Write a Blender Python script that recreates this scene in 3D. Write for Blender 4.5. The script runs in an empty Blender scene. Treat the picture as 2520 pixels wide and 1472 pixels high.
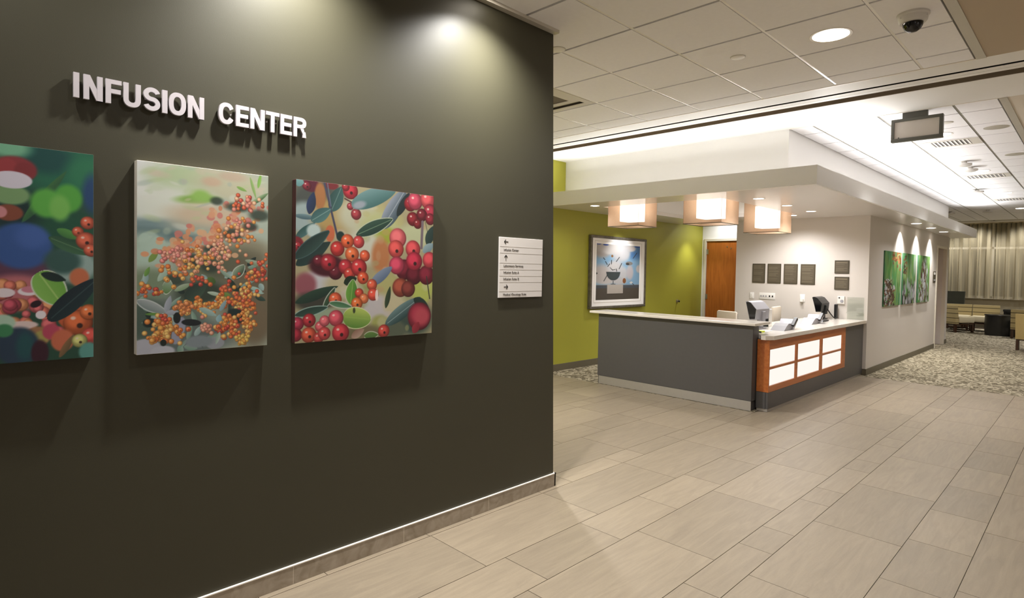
import bpy, bmesh, math, random
import numpy as np
from mathutils import Vector, Matrix
SC = bpy.context.scene
COL = SC.collection
PI = math.pi
rnd = random.Random(7)

# ---------------------------------------------------------------- materials
def lin(c):
    c = c / 255.0
    return c / 12.92 if c <= 0.04045 else ((c + 0.055) / 1.055) ** 2.4
def hx(h):
    h = h.lstrip('#')
    return tuple(lin(int(h[i:i + 2], 16)) for i in (0, 2, 4)) + (1.0,)
MATS = {}
def nodes_of(name):
    m = bpy.data.materials.new(name); m.use_nodes = True
    nt = m.node_tree; nt.nodes.clear()
    return m, nt
def N(nt, t, **kw):
    n = nt.nodes.new(t)
    for k, v in kw.items():
        if k.startswith('i_'):
            n.inputs[int(k[2:])].default_value = v
        else:
            setattr(n, k, v)
    return n
def setin(n, **kw):
    for k, v in kw.items():
        n.inputs[k.replace('_', ' ')].default_value = v
def mk(name, color, rough=0.5, metal=0.0, var=0.05, scale=6.0, bump=0.0, spec=0.5, bscale=None, coat=0.0):
    """plain procedural material: base colour with a faint noise variation and optional fine bump"""
    m, nt = nodes_of(name)
    out = N(nt, 'ShaderNodeOutputMaterial'); b = N(nt, 'ShaderNodeBsdfPrincipled')
    c = hx(color) if isinstance(color, str) else color
    tc = N(nt, 'ShaderNodeTexCoord'); no = N(nt, 'ShaderNodeTexNoise'); setin(no, Scale=scale, Detail=3.0)
    nt.links.new(tc.outputs['Object'], no.inputs['Vector'])
    mx = N(nt, 'ShaderNodeMix', data_type='RGBA')
    mx.inputs[6].default_value = tuple(max(0, x * (1 - var)) for x in c[:3]) + (1,)
    mx.inputs[7].default_value = tuple(min(1, x * (1 + var)) for x in c[:3]) + (1,)
    nt.links.new(no.outputs['Fac'], mx.inputs[0]); nt.links.new(mx.outputs[2], b.inputs['Base Color'])
    setin(b, Roughness=rough, Metallic=metal)
    b.inputs['Specular IOR Level'].default_value = spec
    if coat: b.inputs['Coat Weight'].default_value = coat; b.inputs['Coat Roughness'].default_value = 0.1
    if bump:
        n2 = N(nt, 'ShaderNodeTexNoise'); setin(n2, Scale=bscale or scale * 20, Detail=4.0)
        nt.links.new(tc.outputs['Object'], n2.inputs['Vector'])
        bp = N(nt, 'ShaderNodeBump'); setin(bp, Strength=bump, Distance=0.004)
        nt.links.new(n2.outputs['Fac'], bp.inputs['Height']); nt.links.new(bp.outputs['Normal'], b.inputs['Normal'])
    nt.links.new(b.outputs[0], out.inputs[0])
    MATS[name] = m
    return m
def emit(name, color, strength):
    m, nt = nodes_of(name)
    out = N(nt, 'ShaderNodeOutputMaterial'); e = N(nt, 'ShaderNodeEmission')
    e.inputs[0].default_value = hx(color); e.inputs[1].default_value = strength
    nt.links.new(e.outputs[0], out.inputs[0]); MATS[name] = m
    return m

M = {}
M['dark_wall'] = mk('dark olive wall paint', '#3a382b', 0.44, var=0.03, scale=3, bump=0.06, bscale=420, spec=0.35)
M['green_wall'] = mk('lime green wall paint', '#9f9d38', 0.5, var=0.02, scale=2, bump=0.05, bscale=350, spec=0.35)
M['beige_wall'] = mk('warm grey wall paint', '#d3ccc4', 0.5, var=0.02, scale=2, bump=0.05, bscale=350, spec=0.35)
M['white_paint'] = mk('off white ceiling paint', '#efeeec', 0.45, var=0.015, scale=2, bump=0.03, bscale=300, spec=0.4)
M['soffit_paint'] = mk('satin soffit paint', '#e6e2df', 0.2, var=0.015, scale=2, spec=0.5)
M['tile'] = mk('mineral ceiling tile', '#f4f3f6', 0.9, var=0.03, scale=30, bump=0.12, bscale=260, spec=0.2)
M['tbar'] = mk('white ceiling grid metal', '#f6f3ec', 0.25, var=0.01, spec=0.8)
M['shade_bar'] = mk('shade toned ceiling grid metal', '#7f7c72', 0.5, var=0.02)  # shade of the far ceiling joints, put into the bar colour
M['plenum'] = mk('shadow joint paint', '#6b6255', 0.8)
M['tan_paint'] = mk('tan ceiling paint', '#b5a48c', 0.5, var=0.02, scale=2)
M['sand_paint'] = mk('sand ceiling paint', '#d6ccbd', 0.5, var=0.02, scale=2)
M['track'] = mk('shade darkened track lining', '#85796a', 0.5, var=0.03)  # brown lining, its colour darkened to carry the shade inside the recess
M['trim_grey'] = mk('grey aluminium trim', '#c8c4ba', 0.4, metal=0.3, var=0.03)
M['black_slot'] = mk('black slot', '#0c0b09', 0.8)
M['base_brown'] = mk('dark vinyl base', '#5f5846', 0.5, var=0.05)
M['grout'] = mk('tile grout', '#776d5e', 0.9, var=0.1, scale=40)
M['pale_grout'] = mk('pale grout', '#cfc6ba', 0.9)
M['white_edge'] = mk('white metal edging', '#efe9e0', 0.35, var=0.02)
M['charcoal'] = mk('charcoal laminate', '#535150', 0.45, var=0.05, scale=25, spec=0.4)
M['kick'] = mk('brushed aluminium kick plate', '#b5b1ab', 0.42, metal=0.55, var=0.04, scale=20)
M['quartz'] = mk('white quartz', '#dfd8ce', 0.18, var=0.06, scale=18, spec=0.5)
M['letter'] = mk('satin aluminium letters', '#bfb9bd', 0.4, metal=0.15, var=0.02)
M['black'] = mk('black plastic', '#141414', 0.4, var=0.05, scale=20)
M['blackgloss'] = mk('glossy black', '#0a0a0c', 0.08, var=0.02)
M['silver'] = mk('silver plastic', '#a9a8ae', 0.4, metal=0.2, var=0.03)
M['greyplastic'] = mk('grey plastic', '#8f8d90', 0.5, var=0.04)
M['whiteplastic'] = mk('white plastic', '#ece9e3', 0.4, var=0.02)
M['steel'] = mk('brushed steel', '#b8b5b0', 0.3, metal=0.9, var=0.04)
M['frame_paint'] = mk('off white door frame', '#d9d2c2', 0.4, var=0.02)
M['cushion'] = mk('cream upholstery', '#c9bd9c', 0.9, var=0.08, scale=50, bump=0.2)
M['tan_fabric'] = mk('tan upholstery', '#c8b27a', 0.9, var=0.08, scale=50, bump=0.2)
M['dark_green_fabric'] = mk('dark green upholstery', '#34352a', 0.9, var=0.2, scale=12, bump=0.2)
M['brown_fabric'] = mk('dark brown upholstery', '#3a2c24', 0.9, var=0.1, scale=30, bump=0.2)
M['chair_shell'] = mk('beige chair fabric', '#d2c6b3', 0.85, var=0.05, scale=50, bump=0.15)
M['dark_table'] = mk('black stained table', '#1b1a17', 0.3, var=0.1, scale=10)
M['dark_leg'] = mk('dark walnut legs', '#3d2617', 0.35, var=0.15, scale=15)
M['mat_board'] = mk('white mat board', '#f5f3f0', 0.85, var=0.02)
M['plaque_frame'] = mk('bronze plaque rim', '#403826', 0.5, var=0.08)
M['plaque'] = mk('bronze plaque face', '#574e3e', 0.5, var=0.12, scale=14)
M['plaque_text'] = mk('pale plaque lettering', '#7b705c', 0.6, var=0.1)
M['sign_face'] = mk('light grey sign face', '#cfcac5', 0.5, var=0.02)
M['sign_groove'] = mk('sign row edge', '#b3adA7', 0.6, var=0.02)
M['sign_text'] = mk('grey sign lettering', '#55514c', 0.6, var=0.02)
M['hang_face'] = mk('pale grey screen', '#d2cbc5', 0.35, var=0.02)
M['hang_frame'] = mk('dark grey screen frame', '#5a5a54', 0.4, var=0.04)
M['vent_grey'] = mk('vent plate', '#d3cec5', 0.5, var=0.03)
M['yellow_note'] = mk('lime sticky notes', '#c2d13a', 0.7, var=0.03)
M['paper'] = mk('white paper', '#f2eee6', 0.8, var=0.02)
M['far_wall'] = mk('grey green wall paint', '#a99f86', 0.6, var=0.03)
M['cam_body'] = mk('white camera housing', '#d6d3cf', 0.35, var=0.02)
M['canvas_side_pale'] = mk('pale canvas edge', '#d9d2c4', 0.8, var=0.08, scale=20)
M['canvas_side_dark'] = mk('dark canvas edge', '#3c4a3e', 0.8, var=0.3, scale=12)
M['canvas_side_green'] = mk('green canvas edge', '#3c6a4a', 0.8, var=0.3, scale=12)
M['canvas_side_red'] = mk('deep red canvas edge', '#4a2a26', 0.8, var=0.5, scale=9)
M['carved_frame'] = mk('weathered dark silver frame', '#6a655a', 0.4, metal=0.5, var=0.6, scale=18, bump=0.6, bscale=30)
M['lens_on'] = emit('lit lamp lens', '#fff4e2', 14.0)
M['lens_soffit'] = emit('lit soffit lamp lens', '#fff4e6', 10.0)
M['panel_light'] = emit('lit desk panel', '#fff8ef', 0.9)
M['lamp_inner'] = emit('lit inner shade', '#fff8ee', 6.5)
M['led'] = emit('cove lamp strip', '#fff7e8', 1.2)

def wood(name, c1, c2, axis='Z', rough=0.35):
    m, nt = nodes_of(name)
    out = N(nt, 'ShaderNodeOutputMaterial'); b = N(nt, 'ShaderNodeBsdfPrincipled')
    tc = N(nt, 'ShaderNodeTexCoord'); mp = N(nt, 'ShaderNodeMapping')
    mp.inputs['Scale'].default_value = (14, 14, 1.2) if axis == 'Z' else (1.2, 14, 14)
    no = N(nt, 'ShaderNodeTexNoise'); setin(no, Scale=2.2, Detail=6.0, Distortion=0.6)
    rp = N(nt, 'ShaderNodeValToRGB')
    rp.color_ramp.elements[0].color = hx(c1); rp.color_ramp.elements[1].color = hx(c2)
    rp.color_ramp.elements[0].position = 0.3; rp.color_ramp.elements[1].position = 0.72
    nt.links.new(tc.outputs['Object'], mp.inputs[0]); nt.links.new(mp.outputs[0], no.inputs['Vector'])
    nt.links.new(no.outputs['Fac'], rp.inputs[0]); nt.links.new(rp.outputs[0], b.inputs['Base Color'])
    setin(b, Roughness=rough); nt.links.new(b.outputs[0], out.inputs[0])
    return m
M['cherry'] = wood('cherry wood veneer', '#a4561f', '#bd7036', 'X', 0.35)
M['door_wood'] = wood('honey cherry door veneer', '#9a5521', '#b56a2c', 'Z', 0.3)

def mat_floor():
    m, nt = nodes_of('beige porcelain floor tile')
    out = N(nt, 'ShaderNodeOutputMaterial'); b = N(nt, 'ShaderNodeBsdfPrincipled')
    tc = N(nt, 'ShaderNodeTexCoord'); at = N(nt, 'ShaderNodeAttribute', attribute_name='tint')
    sep = N(nt, 'ShaderNodeSeparateColor'); nt.links.new(at.outputs['Color'], sep.inputs[0])
    comb = N(nt, 'ShaderNodeCombineXYZ')
    mul = N(nt, 'ShaderNodeMath', operation='MULTIPLY'); mul.inputs[1].default_value = 40.0
    nt.links.new(sep.outputs[1], mul.inputs[0]); nt.links.new(mul.outputs[0], comb.inputs[0]); nt.links.new(mul.outputs[0], comb.inputs[1])
    add = N(nt, 'ShaderNodeVectorMath', operation='ADD')
    nt.links.new(tc.outputs['Object'], add.inputs[0]); nt.links.new(comb.outputs[0], add.inputs[1])
    mp = N(nt, 'ShaderNodeMapping'); mp.inputs['Scale'].default_value = (1.3, 12, 1); mp.inputs['Rotation'].default_value = (0, 0, 0.22)
    nt.links.new(add.outputs[0], mp.inputs[0])
    n1 = N(nt, 'ShaderNodeTexNoise'); setin(n1, Scale=1.6, Detail=6.0, Distortion=1.6, Roughness=0.6); nt.links.new(mp.outputs[0], n1.inputs['Vector'])
    n2 = N(nt, 'ShaderNodeTexNoise'); setin(n2, Scale=90.0, Detail=2.0); nt.links.new(add.outputs[0], n2.inputs['Vector'])
    rp = N(nt, 'ShaderNodeValToRGB')
    rp.color_ramp.elements[0].color = hx('#827665'); rp.color_ramp.elements[0].position = 0.28
    rp.color_ramp.elements[1].color = hx('#938672'); rp.color_ramp.elements[1].position = 0.72
    nt.links.new(n1.outputs['Fac'], rp.inputs[0])
    mx = N(nt, 'ShaderNodeMix', data_type='RGBA', blend_type='MULTIPLY'); mx.inputs[0].default_value = 1.0
    nt.links.new(rp.outputs[0], mx.inputs[6])
    g = N(nt, 'ShaderNodeMapRange'); setin(g, To_Min=0.9, To_Max=1.07)
    nt.links.new(sep.outputs[0], g.inputs[0]); nt.links.new(g.outputs[0], mx.inputs[7])
    mx2 = N(nt, 'ShaderNodeMix', data_type='RGBA', blend_type='MULTIPLY'); mx2.inputs[0].default_value = 1.0
    g2 = N(nt, 'ShaderNodeMapRange'); setin(g2, To_Min=0.94, To_Max=1.06)
    nt.links.new(n2.outputs['Fac'], g2.inputs[0]); nt.links.new(mx.outputs[2], mx2.inputs[6]); nt.links.new(g2.outputs[0], mx2.inputs[7])
    nt.links.new(mx2.outputs[2], b.inputs['Base Color'])
    setin(b, Roughness=0.42); b.inputs['Specular IOR Level'].default_value = 0.4
    nt.links.new(b.outputs[0], out.inputs[0])
    return m
M['floor_tile'] = mat_floor()

def mat_carpet():
    m, nt = nodes_of('patterned carpet')
    out = N(nt, 'ShaderNodeOutputMaterial'); b = N(nt, 'ShaderNodeBsdfPrincipled')
    tc = N(nt, 'ShaderNodeTexCoord'); mp = N(nt, 'ShaderNodeMapping'); mp.inputs['Rotation'].default_value = (0, 0, -0.785)
    mp.inputs['Scale'].default_value = (0.75, 1.0, 1.0)
    nt.links.new(tc.outputs['Object'], mp.inputs[0])
    n1 = N(nt, 'ShaderNodeTexNoise'); setin(n1, Scale=9.5, Detail=1.0, Distortion=2.2); nt.links.new(mp.outputs[0], n1.inputs['Vector'])
    rp = N(nt, 'ShaderNodeValToRGB')
    rp.color_ramp.elements[0].color = hx('#615948'); rp.color_ramp.elements[0].position = 0.44
    rp.color_ramp.elements[1].color = hx('#a19883'); rp.color_ramp.elements[1].position = 0.56
    e = rp.color_ramp.elements.new(0.5); e.color = hx('#817864')
    nt.links.new(n1.outputs['Fac'], rp.inputs[0]); nt.links.new(rp.outputs[0], b.inputs['Base Color'])
    n2 = N(nt, 'ShaderNodeTexNoise'); setin(n2, Scale=260.0); nt.links.new(tc.outputs['Object'], n2.inputs['Vector'])
    bp = N(nt, 'ShaderNodeBump'); setin(bp, Strength=0.4, Distance=0.004); nt.links.new(n2.outputs['Fac'], bp.inputs['Height'])
    nt.links.new(bp.outputs[0], b.inputs['Normal'])
    setin(b, Roughness=0.95); b.inputs['Specular IOR Level'].default_value = 0.1
    nt.links.new(b.outputs[0], out.inputs[0])
    return m
M['carpet'] = mat_carpet()

def mat_base_tile():
    m, nt = nodes_of('brown stone base tile')
    out = N(nt, 'ShaderNodeOutputMaterial'); b = N(nt, 'ShaderNodeBsdfPrincipled')
    tc = N(nt, 'ShaderNodeTexCoord'); n1 = N(nt, 'ShaderNodeTexNoise'); setin(n1, Scale=14.0, Detail=6.0, Distortion=1.0)
    nt.links.new(tc.outputs['Object'], n1.inputs['Vector'])
    rp = N(nt, 'ShaderNodeValToRGB'); rp.color_ramp.elements[0].color = hx('#867a69'); rp.color_ramp.elements[1].color = hx('#a59a8b')
    rp.color_ramp.elements[0].position = 0.3; rp.color_ramp.elements[1].position = 0.7
    nt.links.new(n1.outputs['Fac'], rp.inputs[0]); nt.links.new(rp.outputs[0], b.inputs['Base Color']); setin(b, Roughness=0.45)
    nt.links.new(b.outputs[0], out.inputs[0])
    return m
M['base_tile'] = mat_base_tile()

def mat_vcol(name, rough=0.6):
    m, nt = nodes_of(name)
    out = N(nt, 'ShaderNodeOutputMaterial'); b = N(nt, 'ShaderNodeBsdfPrincipled')
    at = N(nt, 'ShaderNodeAttribute', attribute_name='paint')
    tc = N(nt, 'ShaderNodeTexCoord'); n1 = N(nt, 'ShaderNodeTexNoise'); setin(n1, Scale=500.0)
    nt.links.new(tc.outputs['Object'], n1.inputs['Vector'])
    bp = N(nt, 'ShaderNodeBump'); setin(bp, Strength=0.08, Distance=0.002); nt.links.new(n1.outputs['Fac'], bp.inputs['Height'])
    nt.links.new(bp.outputs[0], b.inputs['Normal'])
    nt.links.new(at.outputs['Color'], b.inputs['Base Color']); setin(b, Roughness=rough)
    b.inputs['Specular IOR Level'].default_value = 0.3
    nt.links.new(b.outputs[0], out.inputs[0])
    return m
M['painting'] = mat_vcol('painted canvas', 0.65)
M['print'] = mat_vcol('printed artwork', 0.35)

def mat_sheer(name, color, transp, facing=False):
    m, nt = nodes_of(name)
    out = N(nt, 'ShaderNodeOutputMaterial')
    d = N(nt, 'ShaderNodeBsdfDiffuse'); d.inputs[0].default_value = hx(color)
    t = N(nt, 'ShaderNodeBsdfTranslucent'); t.inputs[0].default_value = hx(color)
    tr = N(nt, 'ShaderNodeBsdfTransparent'); tr.inputs[0].default_value = (1, 1, 1, 1)
    a = N(nt, 'ShaderNodeMixShader'); a.inputs[0].default_value = 0.45
    nt.links.new(d.outputs[0], a.inputs[1]); nt.links.new(t.outputs[0], a.inputs[2])
    no = N(nt, 'ShaderNodeTexNoise'); setin(no, Scale=60.0); tc = N(nt, 'ShaderNodeTexCoord')
    nt.links.new(tc.outputs['Object'], no.inputs['Vector'])
    mr = N(nt, 'ShaderNodeMapRange'); setin(mr, To_Min=transp * 0.9, To_Max=transp * 1.1); nt.links.new(no.outputs['Fac'], mr.inputs[0])
    c = N(nt, 'ShaderNodeMixShader'); nt.links.new(mr.outputs[0], c.inputs[0])
    if facing:      # woven sheer: seen along the cloth it closes up
        lw = N(nt, 'ShaderNodeLayerWeight'); lw.inputs[0].default_value = 0.5
        m2 = N(nt, 'ShaderNodeMapRange'); setin(m2, To_Min=0.72, To_Max=0.0); nt.links.new(lw.outputs['Facing'], m2.inputs[0]); m2.inputs[2].default_value = 0.75
        nt.links.new(m2.outputs[0], c.inputs[0])
    nt.links.new(a.outputs[0], c.inputs[1]); nt.links.new(tr.outputs[0], c.inputs[2]); nt.links.new(c.outputs[0], out.inputs[0])
    return m
M['shade'] = mat_sheer('sheer tan lamp shade', '#bfa48b', 0.42)
M['curtain'] = mat_sheer('sheer beige curtain', '#c9bd9e', 0.22, facing=True)
def mat_glass(name, color=(1, 1, 1, 1), rough=0.02, alpha_mix=0.86):
    m, nt = nodes_of(name)
    out = N(nt, 'ShaderNodeOutputMaterial'); g = N(nt, 'ShaderNodeBsdfGlossy'); g.inputs['Roughness'].default_value = rough
    t = N(nt, 'ShaderNodeBsdfTransparent'); t.inputs[0].default_value = color
    mx = N(nt, 'ShaderNodeMixShader'); mx.inputs[0].default_value = alpha_mix
    nt.links.new(g.outputs[0], mx.inputs[1]); nt.links.new(t.outputs[0], mx.inputs[2]); nt.links.new(mx.outputs[0], out.inputs[0])
    return m
M['acrylic'] = mat_glass('clear acrylic', (0.93, 0.95, 0.93, 1), 0.05, 0.9)
M['night_glass'] = mk('dark window glass', '#1c201d', 0.05, var=0.02)

def mat_stripe():
    m, nt = nodes_of('striped tan upholstery')
    out = N(nt, 'ShaderNodeOutputMaterial'); b = N(nt, 'ShaderNodeBsdfPrincipled')
    tc = N(nt, 'ShaderNodeTexCoord'); sp = N(nt, 'ShaderNodeSeparateXYZ'); nt.links.new(tc.outputs['Object'], sp.inputs[0])
    mu = N(nt, 'ShaderNodeMath', operation='MULTIPLY'); mu.inputs[1].default_value = 7.6; nt.links.new(sp.outputs[2], mu.inputs[0])
    fr = N(nt, 'ShaderNodeMath', operation='FRACT'); nt.links.new(mu.outputs[0], fr.inputs[0])
    rp = N(nt, 'ShaderNodeValToRGB'); rp.color_ramp.interpolation = 'CONSTANT'
    rp.color_ramp.elements[0].color = hx('#5a4e30'); rp.color_ramp.elements[1].color = hx('#a8976a'); rp.color_ramp.elements[1].position = 0.16
    nt.links.new(fr.outputs[0], rp.inputs[0]); nt.links.new(rp.outputs[0], b.inputs['Base Color']); setin(b, Roughness=0.9)
    nt.links.new(b.outputs[0], out.inputs[0])
    return m
M['stripe'] = mat_stripe()

# ---------------------------------------------------------------- mesh helpers
class MB:
    def __init__(s): s.v = []; s.f = []; s.m = []
    def add(s, verts, faces, mi=0):
        o = len(s.v); s.v += [tuple(v) for v in verts]
        for f in faces: s.f.append(tuple(i + o for i in f)); s.m.append(mi)
        return s
    def box(s, x0, x1, y0, y1, z0, z1, mi=0, bev=0.0, mat=None):
        x0, x1 = min(x0, x1), max(x0, x1); y0, y1 = min(y0, y1), max(y0, y1); z0, z1 = min(z0, z1), max(z0, z1)
        vs = [(x, y, z) for x in (x0, x1) for y in (y0, y1) for z in (z0, z1)]
        fs = [(0, 1, 3, 2), (4, 6, 7, 5), (0, 4, 5, 1), (2, 3, 7, 6), (0, 2, 6, 4), (1, 5, 7, 3)]
        if bev > 0:
            bm = bmesh.new(); bv = [bm.verts.new(v) for v in vs]
            for f in fs: bm.faces.new([bv[i] for i in f])
            bmesh.ops.bevel(bm, geom=list(bm.edges), offset=bev, segments=2, affect='EDGES', profile=0.5)
            bm.verts.index_update(); vs = [v.co.copy() for v in bm.verts]; fs = [[v.index for v in f.verts] for f in bm.faces]; bm.free()
        if mat is not None: vs = [mat @ Vector(v) for v in vs]
        return s.add(vs, fs, mi)
    def prism(s, pts, a0, a1, axis='z', mi=0, caps=True, mat=None):
        """2-D polygon extruded along an axis"""
        def P(p, a):
            return {'z': (p[0], p[1], a), 'y': (p[0], a, p[1]), 'x': (a, p[0], p[1])}[axis]
        n = len(pts); vs = [P(p, a0) for p in pts] + [P(p, a1) for p in pts]
        fs = [(i, (i + 1) % n, n + (i + 1) % n, n + i) for i in range(n)]
        if caps: fs += [tuple(range(n - 1, -1, -1)), tuple(range(n, 2 * n))]
        if mat is not None: vs = [mat @ Vector(v) for v in vs]
        return s.add(vs, fs, mi)
    def lathe(s, prof, c=(0, 0, 0), n=28, mi=0, mat=None):
        """profile of (r, z) turned about z"""
        vs = []; k = len(prof)
        for i in range(n):
            a = 2 * PI * i / n
            for r, z in prof: vs.append((c[0] + r * math.cos(a), c[1] + r * math.sin(a), c[2] + z))
        fs = []
        for i in range(n):
            j = (i + 1) % n
            for q in range(k - 1): fs.append((i * k + q, j * k + q, j * k + q + 1, i * k + q + 1))
        if prof[0][0] > 1e-6: fs.append(tuple(i * k for i in range(n - 1, -1, -1)))
        if prof[-1][0] > 1e-6: fs.append(tuple(i * k + k - 1 for i in range(n)))
        if mat is not None: vs = [mat @ Vector(v) for v in vs]
        return s.add(vs, fs, mi)
    def tube(s, path, r, n=10, mi=0):
        vs = []; fs = []; P = [Vector(p) for p in path]
        for i, p in enumerate(P):
            t = (P[min(i + 1, len(P) - 1)] - P[max(i - 1, 0)]).normalized()
            a = t.cross(Vector((0, 0, 1)));
            if a.length < 1e-3: a = t.cross(Vector((1, 0, 0)))
            a.normalize(); b = t.cross(a)
            rr = r[i] if isinstance(r, (list, tuple)) else r
            for k in range(n): vs.append(p + (a * math.cos(2 * PI * k / n) + b * math.sin(2 * PI * k / n)) * rr)
        for i in range(len(P) - 1):
            for k in range(n): fs.append((i * n + k, i * n + (k + 1) % n, (i + 1) * n + (k + 1) % n, (i + 1) * n + k))
        fs += [tuple(range(n - 1, -1, -1)), tuple(range((len(P) - 1) * n, len(P) * n))]
        return s.add(vs, fs, mi)
    def build(s, name, mats, parent=None, smooth=False, origin=None):
        me = bpy.data.meshes.new(name)
        me.from_pydata(s.v, [], s.f)
        mats = mats if isinstance(mats, (list, tuple)) else [mats]
        for m in mats: me.materials.append(m)
        me.polygons.foreach_set('material_index', s.m)
        bm = bmesh.new(); bm.from_mesh(me); bmesh.ops.recalc_face_normals(bm, faces=bm.faces); bm.to_mesh(me); bm.free()
        if smooth:
            me.polygons.foreach_set('use_smooth', [True] * len(me.polygons))
            try: me.set_sharp_from_angle(angle=math.radians(35))
            except Exception: pass
        o = bpy.data.objects.new(name, me); COL.objects.link(o)
        if parent is not None:
            if parent.type == 'EMPTY' and parent.parent is None and origin is None:
                # vertices were given in world space: bring them into the parent's space
                inv = parent_inv(parent); me.transform(inv)
            o.parent = parent
        elif origin is not None:
            me.transform(Matrix.Translation(-Vector(origin))); o.location = origin
        return o
def parent_inv(p):
    return (Matrix.Translation(p.location) @ p.rotation_euler.to_matrix().to_4x4()).inverted()
def thing(name, label, cat, loc=(0, 0, 0), rotz=0.0, group=None):
    o = bpy.data.objects.new(name, None); o.empty_display_size = 0.1; COL.objects.link(o)
    o.location = loc; o.rotation_euler = (0, 0, rotz)
    return tag(o, label, cat, group)
def tag(o, label, cat, group=None):
    o['label'] = label; o['category'] = cat; o['kind'] = 'thing'
    if group: o['group'] = group
    return o
def struct(name, mb, mats, smooth=False):
    o = mb.build(name, mats, smooth=smooth); o['kind'] = 'structure'
    return o
def part(name, mb, mats, parent, smooth=False, world=True):
    """a part; world=True: vertices in world space, else in the parent's own space"""
    o = mb.build(name, mats, None, smooth)
    if world:
        q = parent; inv = Matrix.Identity(4)
        chain = []
        while q is not None: chain.append(q); q = q.parent
        for c in chain: pass
        T = Matrix.Identity(4)
        for c in reversed(chain): T = T @ (Matrix.Translation(c.location) @ c.rotation_euler.to_matrix().to_4x4())
        o.data.transform(T.inverted())
    o.parent = parent
    return o
def copy_tree(o, parent=None):
    c = o.copy(); COL.objects.link(c)
    if parent is not None: c.parent = parent
    for ch in list(o.children): copy_tree(ch, c)
    return c

# ---------------------------------------------------------------- dimensions
YD = 2.735          # face of the dark wall
ZC = 3.2            # ceiling
ZS = 2.486          # underside of the soffit over the desk
YG = 5.86           # lime green wall
XP = 10.34          # plaque wall
YR = 2.55           # face of the corridor wall beyond the desk
XE = 17.0           # end of that wall
XW = 23.3          # window wall

# ---------------------------------------------------------------- the setting
# dark feature wall: its free end runs very slightly out of plumb, like the photograph's
mb = MB()
xt, xb = 3.088, 3.186
pts = [(-3.2, 0.0), (xb, 0.0), (xt, 3.185), (-3.2, 3.185)]
mb.prism(pts, YD, YD + 0.22, 'y')
struct('wall_left', mb, M['dark_wall'])
# stone base along it with grout joints and a white top edge
mb = MB(); xs = [-3.2, -2.6, -1.96, -1.32, -0.66, -0.02, 0.62, 1.258, 1.898, 2.546, 3.2]
for a, b in zip(xs[:-1], xs[1:]):
    mb.box(a + 0.0015, b - 0.0015, YD - 0.011, YD - 0.0005, 0.001, 0.088)
mb.box(-3.2, 3.199, YD - 0.0105, YD - 0.0005, 0.001, 0.087, 1)
mb.box(xb + 0.001, 3.2, YD - 0.011, YD + 0.225, 0.001, 0.088)
struct('baseboard_left', mb, [M['base_tile'], M['pale_grout']])
mb = MB(); mb.box(-3.2, 3.202, YD - 0.0125, YD - 0.0003, 0.0885, 0.0935); mb.box(xb + 0.001, 3.202, YD - 0.0125, YD + 0.225, 0.0885, 0.0935)
struct('trim_1', mb, M['white_edge'])
# grey ceiling angle at the wall head
mb = MB(); mb.box(-3.2, 3.1, YD - 0.045, YD - 0.001, 3.178, 3.199); mb.box(-3.2, 3.1, YD - 0.014, YD + 0.225, 3.186, 3.199)
struct('trim_2', mb, M['trim_grey'])

# porcelain floor
mb = MB(); tint = []
fl_r = random.Random(3)
def tile_row(y0, y1, joints):
    g = 0.0018
    for a, b in zip(joints[:-1], joints[1:]):
        xmax = 6.55 if y0 > 2.6 else 10.2
        a2, b2 = max(a, -3.2), min(b, xmax)
        yy0, yy1 = max(y0, -1.9), min(y1, 5.86)
        if b2 - a2 < 0.03 or yy1 - yy0 < 0.02: continue
        t = (fl_r.random(), fl_r.random())
        n0 = len(mb.f)
        X0, X1, Y0, Y1 = a2 + g, b2 - g, yy0 + g, yy1 - g
        mb.add([(X0, Y0, 0), (X1, Y0, 0), (X1, Y1, 0), (X0, Y1, 0), (X0, Y0, -.006), (X1, Y0, -.006), (X1, Y1, -.006), (X0, Y1, -.006)],
               [(0, 1, 2, 3), (0, 4, 5, 1), (1, 5, 6, 2), (2, 6, 7, 3), (3, 7, 4, 0)])
        tint.extend([t] * (len(mb.f) - n0))
def regular(x0, step): 
    k0 = math.floor((-3.4 - x0) / step); return [x0 + step * (k0 + i) for i in range(int(14.5 / step) + 2)]
def alternate(x0):
    out = []; k = math.floor((-3.4 - x0) / 0.965)
    for i in range(16): out += [x0 + 0.965 * (k + i), x0 + 0.33 + 0.965 * (k + i)]
    return out
for n in range(-2, 4):
    y0 = 0.76 + 1.455 * n
    if n == 0: ph = (3.958, 3.308, 3.963, 3.478)
    elif n == 1: ph = (2.062, 3.02, 3.35, 2.75)
    elif n == -1: ph = (3.40, 3.72, 3.61, 4.108)
    else: ph = tuple(fl_r.uniform(0, 1) for _ in range(4))
    tile_row(y0, y0 + 0.475, regular(ph[0], 0.965)); tile_row(y0 + 0.475, y0 + 0.667, alternate(ph[1]))
    tile_row(y0 + 0.667, y0 + 1.15, regular(ph[2], 0.955)); tile_row(y0 + 1.15, y0 + 1.455, regular(ph[3], 0.64))
nt_ = len(mb.f)
mb.box(-3.2, 10.2, -1.9, 2.70, -0.06, -0.004, 1); mb.box(-3.2, 6.55, 2.70, 5.86, -0.06, -0.004, 1)
tint += [(0.5, 0.5)] * (len(mb.f) - nt_)
fo = struct('floor', mb, [M['floor_tile'], M['grout']])
at = fo.data.color_attributes.new('tint', 'FLOAT_COLOR', 'CORNER')
# recalc_face_normals keeps face order, so the tints can be written per face
vals = np.zeros((len(fo.data.loops), 4), np.float32); vals[:, 3] = 1
for p in fo.data.polygons:
    t = tint[p.index]
    for li in p.loop_indices: vals[li, 0], vals[li, 1] = t
at.data.foreach_set('color', vals.ravel())
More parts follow.
